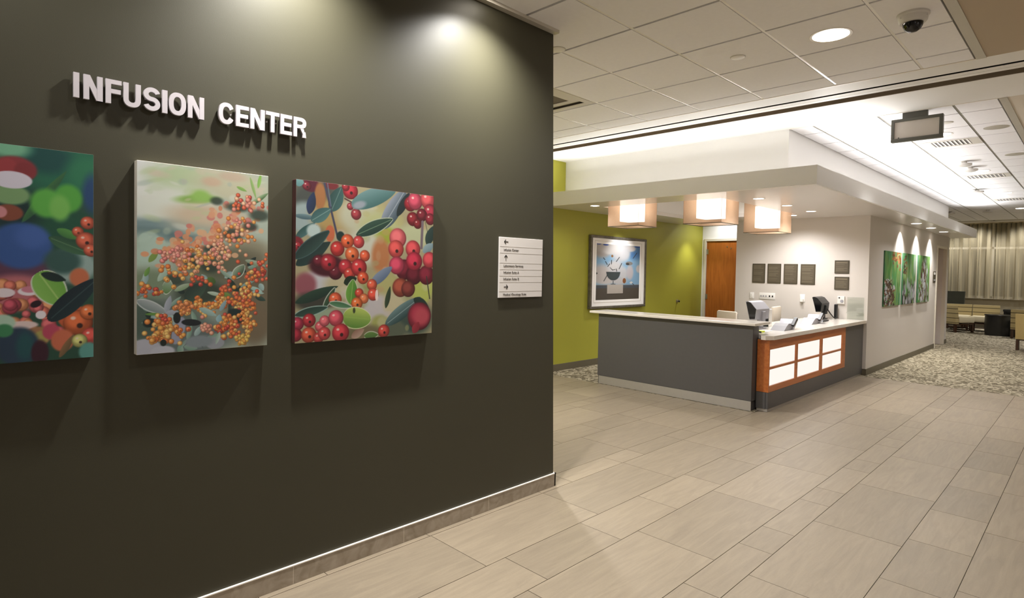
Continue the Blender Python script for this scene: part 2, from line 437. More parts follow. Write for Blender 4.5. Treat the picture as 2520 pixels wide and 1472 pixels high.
# carpet behind the desk, along the corridor and in the lounge
mb = MB()
mb.box(10.2, 25.0, -1.9, 2.70, -0.06, 0.001); mb.box(6.55, 25.0, 2.70, 9.0, -0.06, 0.001)
struct('floor_carpet', mb, M['carpet'])

# lime green back wall
mb = MB(); mb.box(2.9, 11.42, YG, YG + 0.15, -0.05, ZC + 0.1); struct('wall_back', mb, M['green_wall'])
mb = MB(); mb.box(2.9, 11.40, YG - 0.012, YG - 0.0005, 0.002, 0.105, bev=0.002); struct('baseboard_back', mb, M['base_brown'])
# corridor block: plaque wall face, corridor face with a cased alcove near its far end
AX0, AX1, AZ = 15.62, 16.62, 2.19
mb = MB()
mb.box(XP, AX0, YR, YR + 0.18, 0, ZS + 0.06)                 # corridor face
mb.box(AX1, XE, YR, YR + 0.18, 0, ZS + 0.06)
mb.box(AX0, AX1, YR, YR + 0.18, AZ, ZS + 0.06)
mb.box(XP, XP + 0.18, YR + 0.18, 4.66, 0, ZS + 0.06)         # plaque face
mb.box(AX0 - 0.1, AX0, YR + 0.18, YR + 0.62, 0, 2.5); mb.box(AX1, AX1 + 0.1, YR + 0.18, YR + 0.62, 0, 2.5)
mb.box(AX0, AX1, YR + 0.18, YR + 0.5, AZ, 2.5)
struct('wall_reception', mb, M['beige_wall'])
mb = MB()
mb.box(XP - 0.012, AX0 - 0.05, YR - 0.012, YR - 0.0005, 0.002, 0.1, bev=0.002); mb.box(XP - 0.012, XP - 0.0005, YR - 0.0005, 4.66, 0.002, 0.1)
mb.box(AX1 + 0.06, XE + 0.012, YR - 0.012, YR - 0.0005, 0.002, 0.1)
mb.box(XE + 0.0005, XE + 0.012, YR - 0.0005, YR + 0.18, 0.002, 0.1)
struct('baseboard_reception', mb, M['base_brown'])
# alcove casing and its door
mb = MB()
mb.box(AX0 - 0.05, AX0 + 0.001, YR - 0.02, YR + 0.05, 0.001, AZ + 0.05, bev=0.003); mb.box(AX1 - 0.001, AX1 + 0.05, YR - 0.02, YR + 0.05, 0.001, AZ + 0.05, bev=0.003)
mb.box(AX0 + 0.001, AX1 - 0.001, YR - 0.02, YR + 0.05, AZ - 0.001, AZ + 0.05, bev=0.003)
struct('trim_3', mb, M['frame_paint'])
d2 = MB(); d2.box(AX0 + 0.004, AX1 - 0.004, YR + 0.36, YR + 0.405, 0.005, AZ - 0.004, bev=0.002)
d2 = struct('door_2', d2, M['door_wood'])
h = MB(); h.tube([(AX0 + 0.12, YR + 0.36, 1.0), (AX0 + 0.12, YR + 0.3, 1.0), (AX0 + 0.24, YR + 0.3, 1.0)], 0.011); part('door_handle', h, M['steel'], d2, True)
# passage wall with the wooden door behind the desk
XD = 11.40
DY0, DY1, DZ = 4.80, 5.765, 2.196
mb = MB()
mb.box(XD, XD + 0.15, DY1 + 0.045, YG - 0.001, 0, ZC); mb.box(XD, XD + 0.15, 4.0, DY0 - 0.045, 0, ZC); mb.box(XD, XD + 0.15, DY0 - 0.045, DY1 + 0.045, DZ + 0.045, ZC)
struct('wall_passage', mb, M['white_paint'])
mb = MB()
mb.box(XD - 0.018, XD + 0.12, DY1, DY1 + 0.05, 0.002, DZ + 0.05, bev=0.003); mb.box(XD - 0.018, XD + 0.12, DY0 - 0.05, DY0, 0.002, DZ + 0.05, bev=0.003)
mb.box(XD - 0.018, XD + 0.12, DY0, DY1, DZ, DZ + 0.05, bev=0.003)
struct('trim_4', mb, M['frame_paint'])
d1 = MB(); d1.box(XD + 0.004, XD + 0.05, DY0 + 0.004, DY1 - 0.004, 0.006, DZ - 0.004, bev=0.002)
d1 = struct('door_1', d1, M['door_wood'])
for z in (0.25, 1.06, 1.98):
    h = MB(); h.tube([(XD - 0.004, DY1 - 0.004, z - 0.055), (XD - 0.004, DY1 - 0.004, z + 0.055)], 0.011); h.box(XD - 0.001, XD + 0.003, DY1 - 0.04, DY1 - 0.006, z - 0.05, z + 0.05)
    part('hinge', h, M['steel'], d1, True)
for (yy, zz) in ((5.33, 2.08), (5.25, 2.05)):
    h = MB(); h.lathe([(0.0, -0.004), (0.012, -0.004), (0.012, 0.0), (0.0, 0.0)], n=14, mat=Matrix.Translation((XD + 0.002, yy, zz)) @ Matrix.Rotation(PI / 2, 4, 'Y')); part('door_bolt', h, M['steel'], d1, True)
h = MB(); h.tube([(XD + 0.004, DY0 + 0.08, 1.0), (XD - 0.055, DY0 + 0.08, 1.0), (XD - 0.055, DY0 + 0.2, 1.0)], 0.011); part('door_handle', h, M['steel'], d1, True)

# corridor ceiling: tegular tiles over a recessed grid
def ceiling_tiles(name, xl, yl, z, xr, yr, skip=(), bar='tbar'):
    mb = MB(); g = 0.011
    xs = [x for x in xl]; ys = [y for y in yl]
    for a, b in zip(xs[:-1], xs[1:]):
        for c, d in zip(ys[:-1], ys[1:]):
            if any(s(0.5 * (a + b), 0.5 * (c + d)) for s in skip): continue
            mb.box(a + g, b - g, c + g, d - g, z, z + 0.022)
    mb.box(xr[0], xr[1], yr[0], yr[1], z + 0.024, z + 0.07, 2)
    for c in ys[1:-1]: mb.box(xr[0], xr[1], c - 0.0085, c + 0.0085, z + 0.003, z + 0.02, 1)
    return struct(name, mb, [M['tile'], M[bar], M['plenum']])
gx = [5.62] + [5.336 - 0.64 * i for i in range(0, 14)]; gx = sorted(gx)
gy = [0.722, 1.06, 1.682, 2.314, 2.942, 3.57, 4.198, 4.826, 5.454, YG - 0.002]
ceiling_tiles('ceiling', gx, gy, ZC, (-3.2, 5.62), (0.722, YG - 0.002), skip=(lambda x, y: 4.05 < x < 4.68 and 3.58 < y < 4.19, lambda x, y: y > 2.96 and x < 3.0))
gx2 = [6.975] + [7.375 + 0.655 * i for i in range(0, 22)]; gx2 = [x for x in gx2 if x < 21.3] + [21.38]
gy2 = [0.722, 1.06, 1.69, 2.318, 2.566]
ceiling_tiles('ceiling_2', gx2, gy2, ZC, (6.975, 21.38), (0.722, 2.566), bar='shade_bar')
ceiling_tiles('ceiling_3', [16.87, 17.5, 18.15, 18.8, 19.46, 20.1, 20.77, 21.38], [2.566, 2.95, 3.57, 4.2, 4.83, 5.45, 6.1, 6.7, 7.35, 8.0], ZC, (16.87, 21.38), (2.566, 8.0), bar='shade_bar')
# plain gypsum parts of the ceiling, with the slot and the track recess across the corridor
mb = MB()
ZT = ZC + 0.12
mb.box(5.62, 5.878, 0.66, YG, ZC, ZT); mb.box(5.924, 6.0, -1.9, YG, ZC, ZT); mb.box(6.008, 6.075, -1.9, YG, ZC, ZT)
mb.box(5.62, 5.878, -1.9, 0.66, ZC, ZT)
mb.box(6.235, 6.975, -1.9, YG, ZC, ZT)
mb.box(21.38, 21.5, -1.9, 9.0, ZC, ZC + 0.25); mb.box(21.4, XW + 0.2, -1.9, 9.0, ZC + 0.24, ZC + 0.3)
struct('ceiling_4', mb, M['white_paint'])
mb = MB(); mb.box(-3.2, 5.62, -1.9, 0.66, ZC, ZT); struct('ceiling_7', mb, M['tan_paint'])
mb = MB(); mb.box(6.975, 21.4, -1.9, 0.66, ZC, ZT); struct('ceiling_8', mb, M['sand_paint'])
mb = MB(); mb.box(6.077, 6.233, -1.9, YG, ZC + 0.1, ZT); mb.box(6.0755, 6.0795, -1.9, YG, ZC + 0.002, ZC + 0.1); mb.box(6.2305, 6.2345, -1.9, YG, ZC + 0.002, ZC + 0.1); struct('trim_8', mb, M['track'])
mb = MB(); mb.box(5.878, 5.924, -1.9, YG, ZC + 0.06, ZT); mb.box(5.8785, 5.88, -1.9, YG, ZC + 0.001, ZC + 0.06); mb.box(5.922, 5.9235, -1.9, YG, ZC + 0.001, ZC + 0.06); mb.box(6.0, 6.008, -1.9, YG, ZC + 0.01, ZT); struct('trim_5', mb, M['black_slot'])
mb = MB()
mb.box(-3.2, 5.62, 0.66, 0.72, ZC - 0.006, ZC + 0.03); mb.box(6.975, 21.38, 0.66, 0.72, ZC - 0.006, ZC + 0.03)
struct('trim_6', mb, M['trim_grey'])
mb = MB(); mb.box(5.612, 5.632, 0.722, YG - 0.001, ZC - 0.003, ZC + 0.02); mb.box(6.965, 6.98, 0.722, 2.566, ZC - 0.003, ZC + 0.02)
struct('trim_7', mb, M['white_edge'])

# dropped soffit over the desk with its light cove, upper box and raised tray
SX0, SY0, SX1 = 6.492, 2.1, 17.42
TX0, TX1, TY0, TY1 = 7.05, 9.575, 3.386, 5.2
mb = MB()
zt = 2.682
mb.box(SX0, SX0 + 0.03, SY0, YG - 0.001, ZS, zt); mb.box(SX0 + 0.03, SX1, SY0, SY0 + 0.03, ZS, zt)      # fascia
mb.box(SX1 - 0.03, SX1, SY0 + 0.03, YR + 0.2, ZS, zt)
struct('ceiling_9', mb, M['white_paint']); mb = MB()
mb.box(SX0 + 0.03, TX0, SY0 + 0.03, YG - 0.001, ZS, ZS + 0.06)                                       # underside, around the tray
mb.box(TX1, XP + 0.1, SY0 + 0.03, YG - 0.001, ZS, ZS + 0.06); mb.box(TX0, TX1, SY0 + 0.03, TY0, ZS, ZS + 0.06); mb.box(TX0, TX1, TY1, YG - 0.001, ZS, ZS + 0.06)
mb.box(XP + 0.1, SX1 - 0.03, SY0 + 0.03, YR + 0.2, ZS, ZS + 0.06)
mb.box(XP + 0.1, XD, 4.5, YG - 0.001, ZS + 0.4, ZS + 0.44)
struct('ceiling_5', mb, M['soffit_paint'])
mb = MB()
mb.box(TX0 - 0.02, TX0, TY0, TY1, ZS + 0.061, 2.84); mb.box(TX1, TX1 + 0.02, TY0, TY1, ZS + 0.061, 2.84); mb.box(TX0 - 0.02, TX1 + 0.02, TY0 - 0.02, TY0, ZS + 0.061, 2.84); mb.box(TX0 - 0.02, TX1 + 0.02, TY1, TY1 + 0.02, ZS + 0.061, 2.84)
mb.box(TX0 - 0.02, TX1 + 0.02, TY0 - 0.02, TY1 + 0.02, 2.84, 2.86)
# upper box rising to the ceiling
mb.box(6.97, 6.99, 2.566, YG - 0.001, ZS + 0.061, ZC + 0.02); mb.box(6.99, 16.86, 2.566, 2.586, ZS + 0.061, ZC + 0.02); mb.box(16.84, 16.86, 2.586, 5.0, ZS + 0.061, ZC + 0.02)
struct('ceiling_6', mb, M['white_paint'])

# lounge end: window wall, window, side walls out of sight
mb = MB()
mb.box(XW, XW + 0.2, -1.9, 9.0, 0, 0.93); mb.box(XW, XW + 0.2, -1.9, 9.0, 3.36, 3.5); mb.box(XW, XW + 0.2, -1.9, 0.0, 0.93, 3.36); mb.box(XW, XW + 0.2, 6.0, 9.0, 0.93, 3.36)
struct('wall_far', mb, M['far_wall'])
mb = MB(); mb.box(XW - 0.012, XW - 0.0005, -1.9, 9.0, 0.002, 0.1); struct('baseboard_far', mb, M['base_brown'])
w1 = MB(); w1.box(XW + 0.09, XW + 0.1, 0.0, 6.0, 0.93, 3.36); w1 = struct('window_1', w1, M['night_glass'])
fm = MB()
for y in (0.03, 1.2, 2.4, 3.6, 4.8, 5.97): fm.box(XW + 0.02, XW + 0.12, y - 0.03, y + 0.03, 0.93, 3.36)
for z in (0.96, 2.48, 3.33): fm.box(XW + 0.02, XW + 0.12, 0.0, 6.0, z - 0.03, z + 0.03)
part('window_frame', fm, M['trim_grey'], w1)
sl = MB(); sl.box(XW - 0.09, XW + 0.09, -0.02, 6.02, 0.905, 0.93, bev=0.004); part('window_sill', sl, M['frame_paint'], w1)
mb = MB(); mb.box(-3.2, 25, -2.0, -1.9, -0.05, 3.5); struct('wall_right', mb, M['beige_wall'])
mb = MB(); mb.box(-3.35, -3.2, -1.9, 3.0, -0.05, 3.5); struct('wall_behind', mb, M['beige_wall'])
mb = MB(); mb.box(XE, 25, 9.0, 9.1, -0.05, 3.5); mb.box(XE - 0.1, XE, YR + 0.19, 9.0, 0, 3.5); struct('wall_lounge', mb, M['beige_wall'])
mb = MB(); mb.box(2.9, 3.05, YD + 0.23, YG - 0.001, 0, 3.19); struct('wall_nook', mb, M['beige_wall'])

# ---------------------------------------------------------------- painted surfaces (numpy brushwork written to vertex colours)
class Paint:
    def __init__(s, w, h, c): s.w, s.h = w, h; s.a = np.ones((h, w, 3)) * np.array(c, float); s.yy, s.xx = np.mgrid[0:h, 0:w].astype(float)
    def box(s, x, y, r):
        return max(0, int(x - r - 2)), min(s.w, int(x + r + 3)), max(0, int(y - r - 2)), min(s.h, int(y + r + 3))
    def put(s, b, m, c):
        x0, x1, y0, y1 = b; v = s.a[y0:y1, x0:x1]; c = np.array(c, float)
        v += (c - v) * np.clip(m, 0, 1)[..., None]
    def ell(s, x, y, rx, ry, c, rot=0.0, soft=None, al=1.0):
        b = s.box(x, y, max(rx, ry) * 1.5)
        if b[0] >= b[1] or b[2] >= b[3]: return
        X = s.xx[b[2]:b[3], b[0]:b[1]] - x; Y = s.yy[b[2]:b[3], b[0]:b[1]] - y
        cr, sr = math.cos(rot), math.sin(rot)
        d = np.sqrt(((X * cr + Y * sr) / rx) ** 2 + ((-X * sr + Y * cr) / ry) ** 2)
        sf = 1.2 / max(1.0, min(rx, ry)) if soft is None else soft
        t = np.clip((1 + sf * 0.5 - d) / sf, 0, 1); t = t * t * (3 - 2 * t)
        s.put(b, t * al, c)
    def line(s, x0, y0, x1, y1, w, c, al=1.0):
        L = math.hypot(x1 - x0, y1 - y0) + 1e-6; cx, cy = (x0 + x1) / 2, (y0 + y1) / 2
        b = s.box(cx, cy, L / 2 + w)
        if b[0] >= b[1] or b[2] >= b[3]: return
        X = s.xx[b[2]:b[3], b[0]:b[1]]; Y = s.yy[b[2]:b[3], b[0]:b[1]]
        t = np.clip(((X - x0) * (x1 - x0) + (Y - y0) * (y1 - y0)) / L ** 2, 0, 1)
        d = np.hypot(X - x0 - t * (x1 - x0), Y - y0 - t * (y1 - y0))
        s.put(b, np.clip(w / 2 + 0.5 - d, 0, 1) * al, c)
    def leaf(s, x0, y0, x1, y1, w, c1, c2, vein=None, edge=None, blunt=1.0):
        L = math.hypot(x1 - x0, y1 - y0) + 1e-6; b = s.box((x0 + x1) / 2, (y0 + y1) / 2, L / 2 + w)
        if b[0] >= b[1] or b[2] >= b[3]: return
        ux, uy = (x1 - x0) / L, (y1 - y0) / L
        X = s.xx[b[2]:b[3], b[0]:b[1]] - x0; Y = s.yy[b[2]:b[3], b[0]:b[1]] - y0
        t = (X * ux + Y * uy) / L; q = -X * uy + Y * ux
        prof = w * 0.5 * np.sin(PI * np.clip(t, 0, 1) ** 0.85) ** (0.75 / blunt)
        m = np.clip(prof - np.abs(q) + 0.5, 0, 1) * (t > 0) * (t < 1)
        if edge is not None: s.put(b, np.clip(prof + 1.8 - np.abs(q) + 0.5, 0, 1) * (t > 0) * (t < 1), edge)
        k = np.clip(0.5 + q / (w + 1e-6), 0, 1)[..., None]
        col = np.array(c1, float) * (1 - k) + np.array(c2, float) * k
        v = s.a[b[2]:b[3], b[0]:b[1]]; v += (col - v) * m[..., None]
        if vein is not None: s.line(x0 + ux * L * .06, y0 + uy * L * .06, x1 - ux * L * .06, y1 - uy * L * .06, max(0.9, w * 0.05), vein, 0.7)
    def berry(s, x, y, r, c, star=True, hi=True):
        c = np.array(c, float); s.ell(x, y, r, r, c * 0.55)
        s.ell(x - r * .06, y - r * .06, r * .93, r * .93, c * 0.85, soft=0.35); s.ell(x - r * .18, y - r * .2, r * .62, r * .6, np.clip(c * 1.15 + 12, 0, 255), soft=0.9)
        if hi: s.ell(x - r * .34, y - r * .38, r * .17, r * .13, (250, 225, 210), soft=0.8, al=0.85)
        if star: s.ell(x + r * .1, y + r * .22, r * (.2 if r > 8 else .24), r * (.2 if r > 8 else .24), (40, 22, 20) if r > 8 else c * 0.35, soft=0.6, al=0.9 if r > 8 else 0.7)
    def blur_noise(s, amp, n, seed, sx=1, sy=1):
        R = np.random.RandomState(seed)
        for _ in range(n):
            s.ell(R.rand() * s.w, R.rand() * s.h, R.uniform(4, 22) * sx, R.uniform(4, 22) * sy, np.clip(s.a[R.randint(s.h), R.randint(s.w)] + R.randn(3) * amp, 0, 255), rot=R.rand() * 3, soft=0.9, al=0.5)
def homog(src, dst):
    A = []; B = []
    for (x, y), (u, v) in zip(src, dst):
        A += [[x, y, 1, 0, 0, 0, -u * x, -u * y], [0, 0, 0, x, y, 1, -v * x, -v * y]]; B += [u, v]
    h = np.append(np.linalg.solve(np.array(A), np.array(B)), 1).reshape(3, 3)
    def f(x, y):
        p = h @ np.array([x, y, 1.0]); return p[0] / p[2], p[1] / p[2]
    return f
def to_lin(a):
    a = np.clip(a / 255.0, 0, 1); return np.where(a <= 0.04045, a / 12.92, ((a + 0.055) / 1.055) ** 2.4)
def painted_grid(name, P, origin, du, dv, mat, parent):
    """one flat painted surface: origin = upper-left corner, du / dv = full-width and full-height vectors (world space)"""
    h, w = P.a.shape[:2]
    U, V = np.meshgrid(np.linspace(0, 1, w), np.linspace(0, 1, h))
    O, du, dv = np.array(origin), np.array(du), np.array(dv)
    co = O + U[..., None] * du + V[..., None] * dv - np.array(parent.location)
    me = bpy.data.meshes.new(name)
    me.vertices.add(w * h); me.vertices.foreach_set('co', co.astype(np.float32).ravel())
    i = np.arange(w * h).reshape(h, w)
    q = np.stack([i[1:, :-1], i[1:, 1:], i[:-1, 1:], i[:-1, :-1]], -1).reshape(-1, 4)
    n = len(q)
    me.loops.add(n * 4); me.loops.foreach_set('vertex_index', q.astype(np.int32).ravel())
    me.polygons.add(n); me.polygons.foreach_set('loop_start', np.arange(0, n * 4, 4, dtype=np.int32)); me.polygons.foreach_set('loop_total', np.full(n, 4, np.int32))
    me.update(calc_edges=True); me.validate()
    c = np.ones((h, w, 4), np.float32); g = P.a.mean(2, keepdims=True); c[..., :3] = to_lin((P.a * 0.9 + g * 0.1) * 0.92) * 0.76
    at = me.color_attributes.new('paint', 'FLOAT_COLOR', 'POINT'); at.data.foreach_set('color', c.ravel())
    me.materials.append(mat)
    o = bpy.data.objects.new(name, me); COL.objects.link(o); o.parent = parent
    return o
ORANGE, CORAL, RED, DKRED = (226, 120, 45), (222, 110, 85), (190, 45, 45), (110, 20, 30)

def art_left():
    P = Paint(330, 300, (38, 80, 62))
    f = homog([(0, 35), (580, 100), (590, 1365), (0, 1413)], [(.655, 0), (1, 0), (1, 1), (.655, 1)])
    sc = 115 / 585.0 / 1.0
    def m(x, y): u, v = f(x, y); return u * 329, v * 299
    S = 0.205
    def E(x, y, rx, ry, c, **k): X, Y = m(x, y); P.ell(X, Y, rx * S, ry * S * 1.1, c, **k)
    def B(x, y, r, c, **k): X, Y = m(x, y); P.berry(X, Y, r * S, c, **k)
    def Lf(x0, y0, x1, y1, w, *c, **k): a = m(x0, y0); b = m(x1, y1); P.leaf(*a, *b, w * S, *c, **k)
    # unseen left two thirds: the same loose berries and leaves
    R = np.random.RandomState(11)
    for _ in range(60): P.ell(R.rand() * 220, R.rand() * 300, R.uniform(14, 40), R.uniform(14, 40), [(30, 70, 60), (60, 120, 70), (150, 50, 50), (45, 60, 110), (180, 90, 60)][R.randint(5)], soft=0.7, al=0.7, rot=R.rand() * 3)
    for _ in range(26): P.berry(R.rand() * 205, 90 + R.rand() * 210, R.uniform(8, 20), [CORAL, RED, ORANGE][R.randint(3)])
    E(420, 180, 330, 190, (30, 110, 80), soft=0.9); E(300, 130, 160, 90, (14, 78, 74), soft=0.9); E(70, 60, 120, 60, (120, 190, 150), soft=0.9)
    E(540, 220, 120, 110, (40, 125, 85), soft=1.0); E(200, 470, 240, 130, (14, 50, 50), soft=0.8); E(430, 560, 190, 120, (24, 84, 60), soft=0.9); E(575, 340, 60, 120, (30, 70, 120), soft=0.9)
    E(110, 190, 120, 75, (150, 50, 56), soft=0.35); E(60, 185, 60, 60, (165, 55, 60), soft=0.4); E(170, 205, 60, 55, (140, 45, 50), soft=0.4)
    E(80, 350, 110, 60, (126, 168, 110), soft=0.4); E(90, 258, 112, 52, (222, 216, 232), soft=0.12)
    Lf(150, 520, 420, 200, 60, (60, 120, 60), (40, 90, 60)); E(70, 460, 80, 50, (140, 72, 50), soft=0.3); E(15, 455, 40, 35, (215, 140, 145), soft=0.3)
    E(430, 370, 85, 90, (84, 176, 62), soft=0.45); E(300, 400, 95, 90, (92, 184, 68), soft=0.45); E(380, 430, 60, 80, (120, 196, 84), soft=0.7)
    E(120, 830, 260, 150, (98, 58, 84), soft=0.7); E(120, 960, 200, 110, (196, 110, 118), soft=0.5)
    for _ in range(46):
        x, y = R.uniform(0, 420), R.uniform(900, 1210); B(x, y, R.uniform(22, 46), [(218, 110, 90), (210, 96, 100), (226, 140, 92), (190, 70, 90)][R.randint(4)], star=False, hi=False)
    E(40, 960, 60, 28, (236, 222, 230), soft=0.2); E(190, 950, 60, 26, (240, 230, 238), soft=0.2); E(195, 938, 45, 20, (214, 130, 150), soft=0.3); E(265, 1098, 30, 26, (240, 232, 240)); E(150, 1165, 90, 26, (236, 210, 206), soft=0.3)
    E(150, 665, 172, 142, (48, 88, 160), soft=0.28); E(210, 610, 90, 70, (62, 100, 178), soft=0.9)
    E(470, 790, 140, 110, (150, 178, 172), soft=0.5); E(400, 760, 110, 80, (50, 90, 84), soft=0.6); E(500, 860, 60, 60, (205, 110, 70), soft=0.4)
    Lf(310, 610, 590, 720, 92, (36, 78, 56), (62, 110, 74), vein=(120, 160, 110)); Lf(360, 560, 500, 620, 60, (90, 160, 70), (60, 120, 60))
    for (x, y, r) in ((490, 575, 36), (550, 520, 46), (540, 632, 62), (570, 690, 46)): B(x, y, r, (200, 84, 56))
    Lf(250, 830, 395, 1030, 175, (110, 176, 64), (140, 200, 90), vein=(190, 220, 130), edge=(214, 226, 206), blunt=1.5); Lf(265, 838, 420, 880, 60, (16, 40, 40), (18, 44, 42))
    E(460, 1110, 90, 80, (206, 92, 50), soft=0.2); B(495, 1148, 92, (204, 92, 44)); B(560, 1080, 56, (216, 104, 50)); B(575, 1230, 60, (206, 70, 60), star=False)
    Lf(312, 1135, 610, 870, 135, (16, 34, 44), (24, 50, 56), vein=(60, 90, 90), blunt=1.4); E(235, 1030, 34, 20, (40, 20, 30), rot=-.5)
    E(250, 1235, 72, 62, (170, 120, 80), soft=0.3); E(268, 1240, 46, 40, (176, 164, 84), soft=0.4); E(330, 1205, 52, 50, (196, 70, 96), soft=0.3)
    E(400, 1260, 70, 70, (214, 110, 76), soft=0.3); Lf(380, 1370, 470, 1220, 44, (150, 110, 70), (110, 90, 60)); B(505, 1262, 48, (196, 196, 110)); E(560, 1330, 60, 60, (90, 160, 150), soft=0.4)
    E(125, 1300, 120, 118, (40, 62, 86), soft=0.28); E(170, 1300, 50, 90, (30, 84, 90), soft=0.9); E(260, 1340, 50, 80, (60, 24, 40), soft=0.4); E(30, 1150, 70, 50, (180, 214, 190), soft=0.3); E(40, 1200, 50, 40, (60, 140, 90), soft=0.4)
    return P
def art_middle():
    W, H = 262, 384
    P = Paint(W, H, (176, 190, 172))
    f = homog([(855, 140), (1675, 235), (1670, 1297), (848, 1350)], [(0, 0), (1, 0), (1, 1), (0, 1)])
    def m(x, y): u, v = f(x, y); return u * (W - 1), v * (H - 1)
    S = 0.318
    def E(x, y, rx, ry, c, **k): X, Y = m(x, y); P.ell(X, Y, rx * S, ry * S, c, **k)
    def B(x, y, r, c, **k): X, Y = m(x, y); P.berry(X, Y, r * S, c, **k)
    def Lf(x0, y0, x1, y1, w, *c, **k): a = m(x0, y0); b = m(x1, y1); P.leaf(*a, *b, w * S, *c, **k)
    R = np.random.RandomState(5)
    E(960, 330, 330, 260, (206, 218, 216), soft=1); E(940, 260, 230, 170, (232, 234, 234), soft=1); E(1150, 260, 220, 110, (186, 206, 160), soft=1); E(1450, 300, 240, 100, (198, 196, 164), soft=1); E(1080, 430, 260, 130, (222, 228, 214), soft=1)
    E(1230, 380, 130, 30, (140, 186, 84), soft=0.9, rot=-.1); E(1250, 360, 60, 40, (150, 200, 90), soft=1); E(1320, 270, 60, 30, (206, 180, 150), soft=1); E(1450, 240, 90, 30, (200, 180, 154), soft=1)
    E(950, 560, 260, 60, (120, 148, 150), soft=0.9); E(1000, 600, 240, 40, (96, 124, 128), soft=0.9, rot=.06); E(1250, 540, 200, 60, (170, 178, 160), soft=1); E(900, 700, 150, 110, (170, 196, 178), soft=0.9); E(1300, 480, 240, 70, (210, 190, 160), soft=1)
    E(1550, 700, 160, 80, (150, 146, 120), soft=1); E(1400, 800, 260, 120, (92, 100, 76), soft=1); E(1560, 1000, 200, 300, (110, 100, 78), soft=0.9); E(1000, 1150, 300, 180, (92, 108, 98), soft=0.9); E(1200, 1250, 260, 110, (96, 110, 108), soft=0.8)
    E(1600, 1150, 110, 160, (118, 104, 80), soft=0.9); E(930, 900, 150, 90, (120, 140, 110), soft=0.9); E(1250, 960, 160, 80, (52, 66, 52), soft=0.8); E(900, 1130, 100, 120, (70, 92, 80), soft=0.8)
    for _ in range(60):
        x, y = R.uniform(860, 1660), R.uniform(160, 640); E(x, y, R.uniform(15, 60), R.uniform(6, 22), [(200, 214, 180), (186, 204, 150), (214, 196, 172), (160, 180, 170), (222, 224, 214)][R.randint(5)], soft=1, al=0.45, rot=R.uniform(-.5, .3))
    for (x, y, r) in ((930, 640, 60), (960, 690, 50), (900, 720, 50), (985, 650, 40), (900, 620, 30)): E(x, y, r, r, (176, 202, 186), soft=0.3, al=0.7)
    Lf(1475, 300, 1540, 330, 22, (150, 190, 90), (120, 170, 80)); Lf(1610, 310, 1630, 215, 24, (120, 180, 70), (150, 200, 90)); Lf(1560, 240, 1600, 380, 20, (160, 196, 110), (130, 170, 90)); Lf(1565, 410, 1675, 340, 34, (170, 196, 150), (60, 100, 50))
    Lf(925, 770, 985, 700, 36, (128, 160, 70), (120, 150, 66)); E(1110, 655, 36, 26, (130, 160, 60), soft=0.5)
    # out-of-focus berries
    for _ in range(150):
        t = R.rand(); x = 1040 + 600 * t + R.randn() * 60; y = 730 - 290 * t + R.randn() * 55
        E(x, y, R.uniform(12, 26), R.uniform(12, 24), [(226, 160, 120), (230, 176, 130), (220, 130, 90), (232, 150, 100), (214, 120, 110)][R.randint(5)], soft=0.35, al=0.85)
    for (x, y, rx, ry) in ((1350, 390, 40, 26), (1480, 430, 80, 30), (1620, 480, 70, 40), (1450, 600, 70, 46), (1330, 690, 70, 26), (1560, 550, 50, 30), (1310, 800, 60, 40), (1200, 760, 60, 40), (1090, 880, 60, 40)): E(x, y, rx, ry, (46, 60, 48), soft=0.9, al=0.85)
    def cluster(cx, cy, sx, sy, n, cols, r=(11, 17), star=True):
        for _ in range(n):
            x, y = cx + R.randn() * sx, cy + R.randn() * sy
            if not (850 < x < 1680): continue
            B(x, y, R.uniform(*r), cols[R.randint(len(cols))], star=star and R.rand() < .5, hi=R.rand() < .5)
    OR = [(238, 152, 66), (236, 132, 52), (228, 112, 48), (242, 174, 90)]; PK = [(236, 170, 130), (230, 150, 110), (226, 130, 110)]; RD = [(206, 84, 50), (220, 100, 50), (196, 66, 50)]
    cluster(1540, 410, 60, 22, 26, PK + RD, star=False); cluster(1470, 570, 70, 55, 44, PK + OR, star=False); cluster(1260, 720, 80, 40, 60, PK + OR); cluster(1180, 790, 45, 36, 30, PK + OR); cluster(1380, 720, 30, 60, 24, PK); cluster(1080, 740, 50, 30, 22, [(226, 140, 120), (220, 120, 110)], star=False)
    for _ in range(34):
        x, y = R.uniform(860, 1640), R.uniform(780, 1300); a = R.uniform(0, 6.3); L = R.uniform(50, 110); q = R.randint(4)
        Lf(x, y, x + L * math.cos(a), y + L * math.sin(a), R.uniform(20, 44), [(150, 180, 164), (60, 86, 74), (36, 56, 50), (170, 196, 190)][q], [(110, 146, 126), (40, 62, 54), (24, 40, 38), (130, 160, 158)][q])
    # mid ground leaves
    Lf(1530, 760, 1660, 800, 36, (170, 184, 160), (120, 140, 110)); Lf(1370, 820, 1460, 890, 26, (160, 180, 160), (120, 150, 130)); Lf(1455, 870, 1525, 790, 60, (150, 170, 140), (60, 80, 60), edge=(196, 206, 190))
    Lf(980, 890, 1055, 800, 40, (176, 200, 180), (150, 180, 160)); Lf(900, 860, 930, 800, 26, (120, 170, 70), (90, 140, 60)); Lf(1085, 950, 1190, 905, 36, (170, 186, 160), (120, 150, 110)); Lf(1010, 920, 1075, 930, 90, (160, 180, 160), (90, 130, 70), edge=(200, 210, 190)); Lf(1290, 960, 1400, 985, 26, (190, 206, 190), (150, 176, 150))
